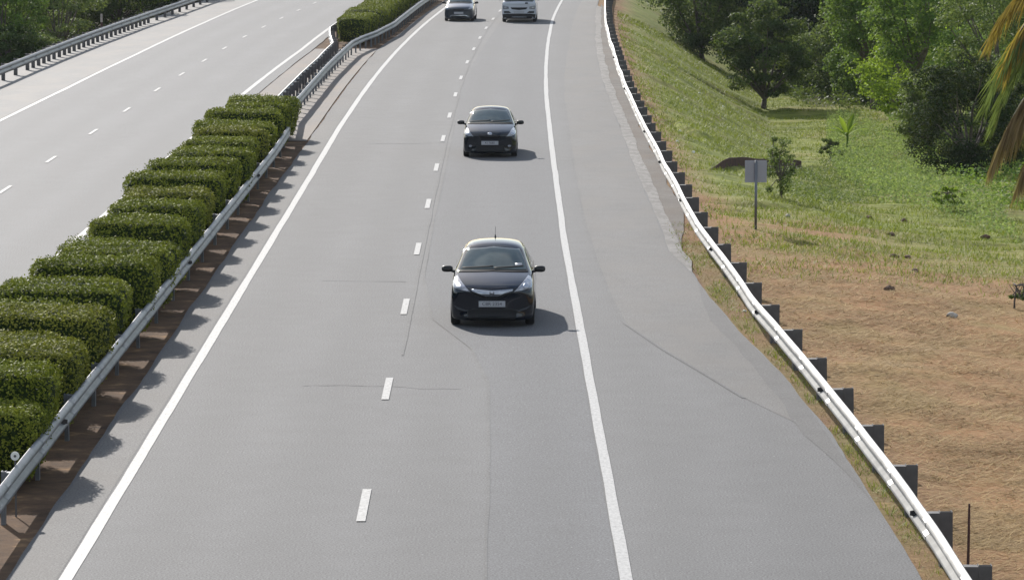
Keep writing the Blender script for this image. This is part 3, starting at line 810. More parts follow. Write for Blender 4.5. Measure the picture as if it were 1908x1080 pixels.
# ------------------------------------------------------------------ small plants
sx, sy = hit(1455, 368)
tree(sx, sy, px(1452, sy, 312), (.52, .6, .95), 'leaf_grey', 'small sparse shrub beside the back of the grey sign', 26, 80, .085, 201, .04, name='shrub', cat='shrub', squash=.8)
sx, sy = hit(1765, 392)
tree(sx, sy, px(1768, sy, 368), (.5, .5, .4), 'leaf_light', 'pale leafy weed clump at the foot of the very dark tree', 18, 80, .09, 202, .02, name='weed_clump', cat='weeds')
sx, sy = hit(1548, 300)
tree(sx, sy, px(1548, sy, 280), (.55, .5, .5), 'leaf_grey', 'dark leafy bush left of the young banana plant', 18, 80, .11, 203, .03, name='shrub', cat='shrub')
sx, sy = hit(1890, 575)
tree(sx, sy, px(1906, sy, 562), (.30, .3, .28), 'leaf_grey', 'grey green bush cut by the right edge of the photo', 14, 70, .06, 204, .02, name='shrub', cat='shrub')

def blade_plant(x, y, h, n, mat, label, name, cat, seed):
    rs = random.Random(seed); z = float(ground_z(x, y))
    root = empty(name, (x, y, z)); tag(root, label, cat)
    m = MB(); m.tube([(0, 0, -.1), (.02, 0, h * .35), (.03, 0, h * .5)], [.05, .04, .03], 8); m.build('stem', M['leaf_mid'], root)
    b = MB()
    for k in range(n):
        a = k * 2.4 + rs.uniform(-.3, .3); L = h * rs.uniform(.55, .8); out = rs.uniform(.35, .75)
        V = []; F = []
        for s in range(7):
            t = s / 6
            r = L * out * t; zz = h * .4 + L * (t * (1.2 - out) - .5 * t * t * out)
            wd = .11 * math.sin(PI * min(.98, t * .9 + .08)) * h / 1.6
            cx, cy = math.cos(a) * r, math.sin(a) * r
            V += [(cx - math.sin(a) * wd, cy + math.cos(a) * wd, zz + wd * .3), (cx, cy, zz), (cx + math.sin(a) * wd, cy - math.cos(a) * wd, zz + wd * .3)]
            if s: q = 3 * s; F += [[q - 3, q - 2, q + 1, q], [q - 2, q - 1, q + 2, q + 1]]
        b.add(V, F)
    b.build('leaves', M[mat], root)
bx, by = hit(1578, 290)
blade_plant(bx, by, 2.0, 9, 'leaf_light', 'young banana plant with bright green blades among creepers', 'banana_plant', 'plant', 5)

def ground_leaves(name, pix, n, mat, label, size, hgt, seed):
    """low creeping plants inside a photographed outline"""
    rs = np.random.RandomState(seed)
    poly = [hit(*p) for p in pix]
    xs = [p[0] for p in poly]; ys = [p[1] for p in poly]
    P = np.stack([rs.uniform(min(xs), max(xs), n * 3), rs.uniform(min(ys), max(ys), n * 3)], 1)
    ins = np.zeros(len(P), bool)
    for (ax, ay), (bx, by) in zip(poly, poly[1:] + poly[:1]):
        c = ((ay > P[:, 1]) != (by > P[:, 1])) & (P[:, 0] < (bx - ax) * (P[:, 1] - ay) / (by - ay + 1e-9) + ax)
        ins ^= c
    P = P[ins]
    cl = fbm(P[:, 0] * 1.1, P[:, 1] * .6, seed)
    P = P[rs.rand(len(P)) < smooth01((cl - .25) / .35)][:n]
    cl = fbm(P[:, 0] * 1.1, P[:, 1] * .6, seed)
    z = ground_z(P[:, 0], P[:, 1]) + rs.rand(len(P)) * hgt * (cl * 1.6)
    Q = np.column_stack([P, z])
    nn = rs.normal(size=(len(Q), 3)) * .5 + np.array([0, 0, .8]); nn /= np.linalg.norm(nn, axis=1)[:, None]
    V, F = leaf_quads(Q, nn, size, size * .7, rs)
    o = mk(name, V, F, M[mat]); tag(o, label, 'ground cover', kind='stuff')
ground_leaves('creeper_cover', [(1540, 225), (1600, 215), (1700, 270), (1745, 330), (1800, 350), (1870, 400), (1908, 470), (1860, 440), (1760, 405), (1650, 380), (1560, 330), (1540, 290)], 26000, 'leaf_ground', 'bright green creeping plants along the ditch', .09, .55, 6)
ground_leaves('weed_cover', [(1440, 300), (1560, 300), (1640, 375), (1560, 385), (1470, 378)], 9000, 'leaf_grey', 'low scrubby weeds behind the sign and shrub', .07, .28, 7)
ground_leaves('wood_undergrowth', [(1440, 150), (1470, 100), (1700, 100), (1720, 215), (1640, 205), (1560, 205), (1480, 195)], 14000, 'leaf_dark', 'dark undergrowth in the shaded wood', .20, .9, 9)
ground_leaves('leaf_litter_weeds', [(1640, 200), (1860, 230), (1930, 330), (1930, 400), (1860, 395), (1780, 350), (1700, 290)], 16000, 'leaf_mid', 'shaded undergrowth below the dark trees', .12, .5, 8)

def blades(name, xr, yr, n, mat, label, ln, lie, dens, seed, wd=.006, stretch=1.0):
    rs = np.random.RandomState(seed)
    # even spread over the part of the verge the view takes in
    yo = yr[0] + (yr[1] - yr[0]) * rs.rand(n) ** 1.25
    Y = np.asarray(YN(yo)); rr_ = railR(Y)
    X = rr_ + xr[0] + (xr[1] - xr[0]) * rs.rand(n) * np.clip((yo * .262 - rr_ + 3.6) / (xr[1]), .1, 1)
    keep = rs.rand(n) < dens(X, yo); X = X[keep]; Y = Y[keep]; yo = yo[keep]; n = len(X)
    a = rs.normal(0, .5, n) + np.where(rs.rand(n) < .5, 0, PI)
    a = np.where(rs.rand(n) < 1 - stretch, rs.uniform(0, 2 * PI, n), a)
    L = ln * rs.uniform(.4, 1.4, n)
    el = rs.uniform(lie[0], lie[1], n)
    dx = np.cos(a) * np.cos(el) * L; dy = np.sin(a) * np.cos(el) * L; dz = np.sin(el) * L
    Z = ground_z(X, Y) + .004
    w_ = wd * rs.uniform(.6, 1.5, n) * (yo / 30) ** .6
    px_, py_ = -np.sin(a) * w_, np.cos(a) * w_
    V = np.empty((n, 4, 3))
    V[:, 0] = np.stack([X - px_, Y - py_, Z], 1); V[:, 1] = np.stack([X + px_, Y + py_, Z], 1)
    V[:, 2] = np.stack([X + dx + px_ * .3, Y + dy + py_ * .3, Z + dz + .004], 1); V[:, 3] = np.stack([X + dx - px_ * .3, Y + dy - py_ * .3, Z + dz + .004], 1)
    o = mk(name, V.reshape(-1, 3), np.arange(4 * n).reshape(n, 4), M[mat]); tag(o, label, 'grass', kind='stuff')
blades('dry_straw', (.5, 12), (22, 58), 230000, 'straw', 'cut dry straw strewn over the flat verge', .17, (.02, .35), lambda X, Y: (.25 + .75 * smooth01((fbm(X * .8, Y * 1.6, 51) - .3) / .4)) * np.clip((49 - Y) / 6, 0, 1), 52, stretch=.75)
blades('green_grass', (.7, 14), (43, 122), 190000, 'grass', 'short green grass on the embankment slope', .11, (.4, 1.3), lambda X, Y: smooth01((Y - 42) / 6) * (.08 + .92 * smooth01((fbm(X * .25, Y * 1.3, 53) - .3) / .35)), 54, wd=.007, stretch=.3)
blades('verge_weeds', (-.5, .5), (20, 50), 15000, 'grass', 'short yellow green weeds in the strip before the guardrail', .09, (.3, 1.2), lambda X, Y: np.where(X > asphR(YN(Y)) + .05, smooth01((fbm(X * 2, Y * 2, 57) - .35) / .3), 0), 58, stretch=.3, wd=.006)
blades('verge_grass', (-.5, .5), (20, 50), 16000, 'straw', 'thin dry grass between the asphalt edge and the guardrail', .07, (.1, .9), lambda X, Y: np.where(X > asphR(YN(Y)) + .03, .25 + .75 * fbm(X * 3, Y * 2, 55), 0), 56, stretch=.3, wd=.004)

# ------------------------------------------------------------------ palm at the right edge
def frond(mr, ml, base, az, L, rise, droop, leaf_len, n=46, hang=.8, seed=0):
    rs = random.Random(seed)
    d = Vector((math.cos(az), math.sin(az), 0)); side = Vector((-math.sin(az), math.cos(az), 0))
    pts = []
    for i in range(13):
        t = i / 12
        pts.append(Vector(base) + d * (L * (t - .25 * t * t)) + Vector((0, 0, rise * t - droop * t * t)))
    mr.tube([tuple(p) for p in pts], [.045 - .035 * i / 12 for i in range(13)], 6)
    for k in range(n):
        t = .08 + .9 * k / n; f = t * 12; i = min(11, int(f)); p = pts[i].lerp(pts[i + 1], f - i)
        ll = leaf_len * (.55 + .9 * math.sin(PI * min(1, t * .85 + .1))) * rs.uniform(.8, 1.15)
        for s in (-1, 1):
            dr = (side * s * (1 - hang) + d * .35 + Vector((0, 0, -hang)) + Vector((rs.uniform(-.15, .15), rs.uniform(-.15, .15), rs.uniform(-.1, .1)))).normalized()
            wv = d.cross(dr).normalized() * .02
            wv = (d * .022)
            q = p + dr * ll * .5 + Vector((0, 0, .03)); e = p + dr * ll + Vector((0, 0, -.12 * ll))
            ml.add([tuple(p - wv * .6), tuple(p + wv * .6), tuple(q + wv), tuple(e), tuple(q - wv)], [[0, 1, 2, 3, 4]])
def palm():
    x, y = 17.25, YN(58.0); z = float(ground_z(x, y))
    root = empty('coconut_palm', (x, y, z)); tag(root, 'coconut palm at the right edge with hanging dead brown fronds', 'palm')
    crown = Vector((-.1, 0, 7.6))
    m = MB(); m.tube([(0, 0, -.3), (.05, 0, 2), (.0, 0, 4.5), tuple(crown)], [.24, .17, .15, .14], 12); m.build('trunk', M['bark'], root, True)
    # dead fronds hanging low, golden ones above; each a stalk with its own leaflets
    specs = [((0, 0, 5.0), PI + .04, 4.05, -.5, 2.8, 1.25, 'frond_dead', .93, 1), ((.0, -.3, 4.3), PI + .3, 3.3, -.5, 2.8, 1.2, 'frond_dead', .95, 2), ((0, .1, 5.2), PI - .25, 3.7, -.6, 2.6, 1.3, 'frond_dead', .95, 9),
             ((0, 0, 7.2), PI - .05, 3.5, .2, 3.2, 1.0, 'frond_gold', .8, 3), ((0, 0, 7.2), PI + .4, 3.2, .3, 2.6, .95, 'frond_gold', .75, 4), ((0, 0, 7.0), PI + .2, 3.9, .3, 2.9, 1.0, 'frond_gold', .8, 11), ((0, .2, 7.4), PI - .3, 4.2, .9, 3.2, 1.0, 'frond_gold', .7, 12),
             ((0, 0, 6.6), PI + .15, 4.5, .2, 3.6, 1.0, 'leaf_grey', .6, 13), ((0, 0, 6.4), PI - .2, 4.0, -.2, 3.6, 1.0, 'leaf_grey', .7, 14), ((0, 0, 5.4), PI + .15, 3.3, -.7, 2.2, 1.3, 'frond_dead', .96, 15),
             ((0, 0, 7.5), PI - .5, 4.0, 1.5, 1.8, .9, 'leaf_mid', .6, 5), ((0, 0, 7.5), .4, 4.2, 1.3, 2.2, .9, 'leaf_mid', .6, 6), ((0, 0, 7.5), 1.6, 4.2, 1.3, 2.2, .9, 'leaf_mid', .6, 7), ((0, 0, 7.5), -1.2, 4.2, 1.3, 2.2, .9, 'leaf_mid', .6, 8)]
    for b, a, L, rise, droop, ll, mt, hang, sd_ in specs:
        mr = MB(); ml = MB(); frond(mr, ml, b, a, L, rise, droop, ll, 84, hang, sd_)
        fo = mr.build('frond', M['rachis'], root, True); ml.build('leaflets', M[mt], fo)
        if mt == 'frond_dead': fo['label'] = 'dead brown hanging frond'
        if mt == 'frond_gold': fo['label'] = 'yellowing frond'
palm()

# ------------------------------------------------------------------ sign seen from behind, posts, stones
def sign():
    x, y = hit(1408, 428); z = float(ground_z(x, y))
    root = empty('road_sign', (x, y, z), math.radians(4)); tag(root, 'grey back of a square road sign on a thin post in the verge', 'sign')
    s = y / FPX * 1.0
    top = px(1410, y, 299)[2] - z; bot = px(1410, y, 340)[2] - z
    hw = 20.5 * s
    m = MB(); m.tube([(0, 0, -.2), (0, 0, top + .0)], .035, 10); m.build('post', M['steel_shaded'], root, True)
    b = MB(); b.box(-hw, hw, .04, .046, bot, top)
    b.build('board', M['board'], root)
    c = MB()
    for zz in (bot + (top - bot) * .25, bot + (top - bot) * .75): c.box(-hw * .75, hw * .75, .034, .0395, zz - .02, zz + .02)
    c.build('bracket', M['board'], root)
sign()

def rock(u, v, r, mat, label, cat, group=None, seed=0, name='stone', flat=.55, zoff=0):
    x, y = hit(u, v) if zoff == 0 else plane(u, v)
    bm = bmesh.new(); bmesh.ops.create_icosphere(bm, subdivisions=3, radius=1)
    rs = np.random.RandomState(seed)
    V = np.array([q.co[:] for q in bm.verts]); F = np.array([[q.index for q in f.verts] for f in bm.faces]); bm.free()
    k = 1 + .5 * (fbm(V[:, 0] * 1.3 + seed, V[:, 1] * 1.3 + V[:, 2], seed, 3) - .5) * 2
    V = V * k[:, None] * np.array([r * rs.uniform(.8, 1.2), r * rs.uniform(.6, 1), r * flat])
    o = mk(name, V, F, M[mat], smooth=False); o.location = (x, y, float(ground_z(x, y)) + r * flat * .35 + zoff); o.rotation_euler = (0, 0, rs.uniform(0, 3))
    return tag(o, label, cat, group)
rock(1775, 591, .14, 'stone', 'pale stone lying on the dry straw near the right edge', 'stone', seed=1)
rock(1468, 405, .10, 'stone', 'pale stone on the dry grass right of the sign post', 'stone', seed=2)
rock(1657, 541, .13, 'clod', 'dark clod on the edge between green and dry grass', 'clod', seed=3, name='clod')
for k, (u, v) in enumerate([(1620, 407), (1684, 413), (1661, 439), (1666, 480), (1690, 481), (1836, 444), (1705, 506), (1575, 333)]):
    rock(u, v, .11, 'clod', 'small dark clod of earth lying on the grass', 'clod', 'small dark clods on the grass', 10 + k, 'clod')
for k, (u, v) in enumerate([(1303, 175), (1347, 200), (1271, 189), (1267, 244), (1262, 265), (1292, 285), (1289, 83), (1246, 50)]):
    rock(u, v, .06, 'paper', 'small white scrap lying on the green embankment', 'litter', 'white scraps on the embankment', 30 + k, 'litter_scrap', .8)
rock(1387, 581, .05, 'paper', 'white scrap between the asphalt edge and the guardrail', 'litter', seed=44, name='litter_scrap', flat=.6)
rock(1541, 846, .055, 'plastic', 'small black scrap of rubber on the outer shoulder', 'debris', seed=45, name='rubber_scrap', flat=.25, zoff=.02)

# reddish drain wall set in the bank behind the sign
def drain_wall():
    x0, y0 = hit(1322, 318); x1, y1 = hit(1494, 322)
    y0 += .2; y1 += .2
    za = float(ground_z((x0 + x1) / 2, (y0 + y1) / 2)) 
    root = empty('drain_wall', (x0, y0, za)); tag(root, 'low reddish brown drain wall set into the bank behind the sign', 'drain wall')
    n = 16; L = math.hypot(x1 - x0, y1 - y0); V = []; F = []; W2 = []; F2 = []
    ze = float(ground_z(x1, y1)) - za; zs_ = float(ground_z(x0, y0)) - za
    for i in range(n + 1):
        t = i / n; x = (x1 - x0) * t; yy = (y1 - y0) * t
        top = zs_ + (ze - zs_) * t + .40 * smooth01(t / .2) + .02 + .02 * math.sin(t * 23)
        for dy, zz in ((0, top - .9), (0, top), (.05, top), (.05, top - .9)): V.append((x, yy + dy, zz))
        for dy, zz in ((-.02, top + .002), (-.02, top + .03), (.16, top + .03), (.16, top + .002)): W2.append((x, yy + dy, zz))
    for i in range(n):
        a = 4 * i; b = a + 4
        for k in range(3): F.append([a + k, b + k, b + k + 1, a + k + 1])
        for k in range(4): k2 = (k + 1) % 4; F2.append([a + k, b + k, b + k2, a + k2])
    for FF in (F, F2): FF += [[3, 2, 1, 0], [4 * n, 4 * n + 1, 4 * n + 2, 4 * n + 3]]
    mk('wall_face', V, F, M['wallbrown'], root)
    m = MB(); m.box(-.12, .14, -.10, .03, -.5, .16); m.build('end_block', M['wallbrown'], root)
drain_wall()

def rod():
    x, y = plane(1800, 1055, .12)
    root_m = MB(); root_m.tube([(0, 0, -.3), (.01, 0, .5), (.012, 0, .98)], [.02, .018, .014], 8)
    root_m.box(-.03, .03, -.03, .03, .0, .04)
    o = root_m.build('metal_rod', M['rust']); x = x + .05
    o.location = (x, y + .25, float(ground_z(x, y)) - .05); tag(o, 'thin rusty rod standing behind the near end of the outer guardrail', 'rod')
rod()

def marker(u, v_top, Y, h, label, name='marker_post'):
    x, y, z = px(u, Y, v_top); root = empty(name, (x, y, z - h)); tag(root, label, 'marker post')
    m = MB(); m.box(-.055, .055, -.03, .03, -1.8, h * .55); m.build('stake', M['rust'], root)
    m = MB(); m.box(-.06, .06, -.035, .035, h * .55 + .001, h - .05); m.box(-.05, .05, -.028, .028, h - .05, h); m.build('sleeve', M['stone'], root)
marker(189, 26, YN(107.5), 1.0, 'thin grey and reddish marker post behind the far guardrail')
marker(229, 33, YN(108.5), .25, 'short stub of a marker post just right of the taller one')

def round_marker():
    x, y, z = px(28, 52.5, 849)
    root = empty('delineator', (x, y, 0)); tag(root, 'small round white reflector on a stem behind the median guardrail', 'reflector')
    m = MB(); m.tube([(0, .012, -.1), (0, .012, z)], .014, 8); m.build('stem', M['post'], root)
    m = MB()
    n = 24; V = []; F = []
    for dy in (-.012, .008):
        for k in range(n): a = 2 * PI * k / n; V.append((math.cos(a) * .062, dy, z + math.sin(a) * .062))
        for k in range(n): a = 2 * PI * k / n; V.append((math.cos(a) * .02, dy, z + math.sin(a) * .02))
    for k in range(n):
        j = (k + 1) % n
        F += [[k, j, n + j, n + k], [2 * n + k, 3 * n + k, 3 * n + j, 2 * n + j], [k, 2 * n + k, 2 * n + j, j], [n + k, n + j, 3 * n + j, 3 * n + k]]
    m.add(V, F); m.build('reflector_ring', M['paper'], root)
    m = MB(); m.tube([(0, -.008, z), (0, .006, z)], .0195, 16); m.build('reflector_centre', M['post'], root)
round_marker()
def drain_box():
    x, y = -7.78, 53.4; z = .36
    root = empty('drain_box', (x, y, 0)); tag(root, 'blue grey concrete box at the foot of the nearest hedge bush', 'drain box')
    m = MB(); m.box(-.45, .26, -.5, .5, -.1, z - .05); m.build('chamber', M['blueblock'], root)
    m = MB(); m.box(-.49, .29, -.54, .54, z - .049, z + .01); m.build('lid', M['blueblock'], root)
drain_box()

# ------------------------------------------------------------------ cars
def loft(stations, L):
    """stations: y, zb, w, zs, ws, wr, zr, zc, bow -> cage mesh (bmesh) of a whole body"""
    bm = bmesh.new(); rings = []
    for (y, zb, w_, zs, ws, wr, zr, zc, bow) in stations:
        half = [(0, zb), (.5 * w_, zb), (.93 * w_, zb), (.985 * w_, zb + .07), (w_, zb + (zs - zb) * .35), (w_ * .995, zb + (zs - zb) * .72), (ws + (w_ - ws) * .45, zs - (zs - zb) * .04),
                (ws, zs + .004), (ws + (wr - ws) * .12, zs + (zr - zs) * .12 + .004), (ws + (wr - ws) * .85, zs + (zr - zs) * .82), (wr * .93, zr), (wr * .55, zr + (zc - zr) * .75), (0, zc)]
        ring = []
        for x, z in half: ring.append(bm.verts.new((x, y + bow * (x / w_) ** 2, z)))
        left = [bm.verts.new((-x, y + bow * (x / w_) ** 2, z)) for x, z in half[1:-1]]
        rings.append(ring + left[::-1])
    n = len(rings[0])
    for a, b in zip(rings[:-1], rings[1:]):
        for k in range(n):
            k2 = (k + 1) % n
            bm.faces.new([a[k], a[k2], b[k2], b[k]])
    h = 13
    for ring, flip in ((rings[0], False), (rings[-1], True)):
        # centre column splits each cap row
        c0 = ring[0]; cT = ring[h - 1]
        prev = c0
        cols = [c0]
        for k in range(1, h - 1):
            Rv = ring[k]; y = c0.co.y
            cols.append(bm.verts.new((0, y, Rv.co.z)))
        cols.append(cT)
        for k in range(h - 1):
            r0, r1 = ring[k], ring[k + 1]
            l0 = ring[0] if k == 0 else ring[n - k]; l1 = ring[h - 1] if k + 1 == h - 1 else ring[n - k - 1]
            def face(vs):
                vs2 = []
                for q in vs:
                    if q not in vs2: vs2.append(q)
                if len(vs2) >= 3:
                    bm.faces.new(vs2[::-1] if flip else vs2)
            face([cols[k], cols[k + 1], r1, r0]); face([cols[k + 1], cols[k], l0, l1])
    bmesh.ops.recalc_face_normals(bm, faces=bm.faces)
    return bm

def subsurf(bm, levels=2):
    me = bpy.data.meshes.new('cage'); bm.to_mesh(me); bm.free()
    o = bpy.data.objects.new('cage', me); C.objects.link(o)
    md = o.modifiers.new('s', 'SUBSURF'); md.levels = levels; md.render_levels = levels
    dg = bpy.context.evaluated_depsgraph_get(); dg.update()
    ev = o.evaluated_get(dg); out = bpy.data.meshes.new_from_object(ev)
    bpy.data.objects.remove(o); bpy.data.meshes.remove(me)
    return out

def carve_arches(me, L, axles, wr_, w_):
    """wheel wells cut out of the body"""
    o = bpy.data.objects.new('b', me); C.objects.link(o)
    cutters = []
    for ya in axles:
        for s in (-1, 1):
            m = MB(); x0 = s * (w_ - .24); x1 = s * (w_ + .2)
            m.tube([(x0, ya, wr_), (x1, ya, wr_)], wr_ + .055, 32)
            co = m.build('cut', M['plastic']); cutters.append(co)
            md = o.modifiers.new('c', 'BOOLEAN'); md.object = co; md.operation = 'DIFFERENCE'; md.solver = 'EXACT'
    for cutter in cutters:
        bm = bmesh.new(); bm.from_mesh(cutter.data); bmesh.ops.recalc_face_normals(bm, faces=bm.faces); bm.to_mesh(cutter.data); bm.free()
    dg = bpy.context.evaluated_depsgraph_get(); dg.update()
    out = bpy.data.meshes.new_from_object(o.evaluated_get(dg))
    bpy.data.objects.remove(o)
    for c in cutters: bpy.data.objects.remove(c)
    return out

def poly_patch(name, bvh, poly, axis, mat, parent, off=.006, cuts=3, origin=-3.0, direction=1, thick=.02, smooth=True, inset=0):
    """a panel that hugs the body: outline drawn square to an axis, projected onto the body, with a returned edge"""
    bm = bmesh.new()
    if axis == 'y': vs = [bm.verts.new((p[0], origin, p[1])) for p in poly]; d = Vector((0, direction, 0))
    elif axis == 'x': vs = [bm.verts.new((origin, p[0], p[1])) for p in poly]; d = Vector((direction, 0, 0))
    else: vs = [bm.verts.new((p[0], p[1], origin)) for p in poly]; d = Vector((0, 0, direction))
    f = bm.faces.new(vs)
    if len(poly) > 4: bmesh.ops.triangulate(bm, faces=[f])
    for _ in range(cuts):
        bmesh.ops.subdivide_edges(bm, edges=bm.edges[:], cuts=1, use_grid_fill=True)
    ok = True
    for v in bm.verts:
        h = bvh.ray_cast(v.co, d, 20)
        if h[0] is None: 
            near = bvh.find_nearest(v.co + d * 3); h = near
        nrm = h[1]
        if nrm.dot(d) > 0: nrm = -nrm
        v.co = h[0] + nrm * off
        v.normal = nrm
    bmesh.ops.recalc_face_normals(bm, faces=bm.faces)
    s = sum((f.normal.dot(d)) * f.calc_area() for f in bm.faces)
    if s > 0: bmesh.ops.reverse_faces(bm, faces=bm.faces)
    be = [e for e in bm.edges if e.is_boundary]
    r = bmesh.ops.extrude_edge_only(bm, edges=be)
    for v in [g for g in r['geom'] if isinstance(g, bmesh.types.BMVert)]: v.co += d * thick
    me = bpy.data.meshes.new(name); bm.to_mesh(me); bm.free()
    me.materials.append(M[mat])
    if smooth: me.polygons.foreach_set('use_smooth', np.ones(len(me.polygons), bool))
    return link(name, me, parent)

def mir(p): return [(-x, z) for x, z in p][::-1]

def wheel(parent, x, y, r, wd, s):
    prof = [(r * .60, wd * .5), (r * .66, wd * .5), (r * .93, wd * .5), (r, wd * .32), (r, -wd * .32), (r * .93, -wd * .5), (r * .6, -wd * .5)]
    V = []; F = []; n = 32; k = len(prof)
    for i in range(n):
        a = 2 * PI * i / n
        for rr, xx in prof: V.append((xx * s, math.cos(a) * rr, math.sin(a) * rr))
    for i in range(n):
        for j in range(k - 1):
            a = i * k + j; b = ((i + 1) % n) * k + j; F.append([a, b, b + 1, a + 1])
    w_ = empty('wheel', (x, y, r)); w_.parent = parent
    mk('tyre', V, F, M['tyre'], w_, smooth=True)
    m = MB()
    m.tube([(s * wd * .12, 0, 0), (s * wd * .30, 0, 0)], [r * .60, r * .60], 28)
    for q in range(5):
        mt = Matrix.Rotation(2 * PI * q / 5, 4, 'X'); m.box(min(s * wd * .3, s * wd * .42), max(s * wd * .3, s * wd * .42), -.03, .03, .02, r * .58, mt)
    m.tube([(s * wd * .3, 0, 0), (s * wd * .46, 0, 0)], [r * .16, r * .14], 16)
    m.build('rim', M['rim'], w_)

def plate_text(parent, txt, x, y, z, size, tilt=0):
    cu = bpy.data.curves.new('t', 'FONT'); cu.body = txt; cu.size = size; cu.align_x = 'CENTER'; cu.align_y = 'CENTER'; cu.extrude = .001
    o = bpy.data.objects.new('t', cu); C.objects.link(o)
    dg = bpy.context.evaluated_depsgraph_get(); dg.update()
    me = bpy.data.meshes.new_from_object(o.evaluated_get(dg)); bpy.data.objects.remove(o)
    me.materials.clear(); me.materials.append(M['ink'])
    q = link('plate_characters', me, parent); q.location = (x, y, z); q.rotation_euler = (PI / 2 - tilt, 0, 0)
    return q

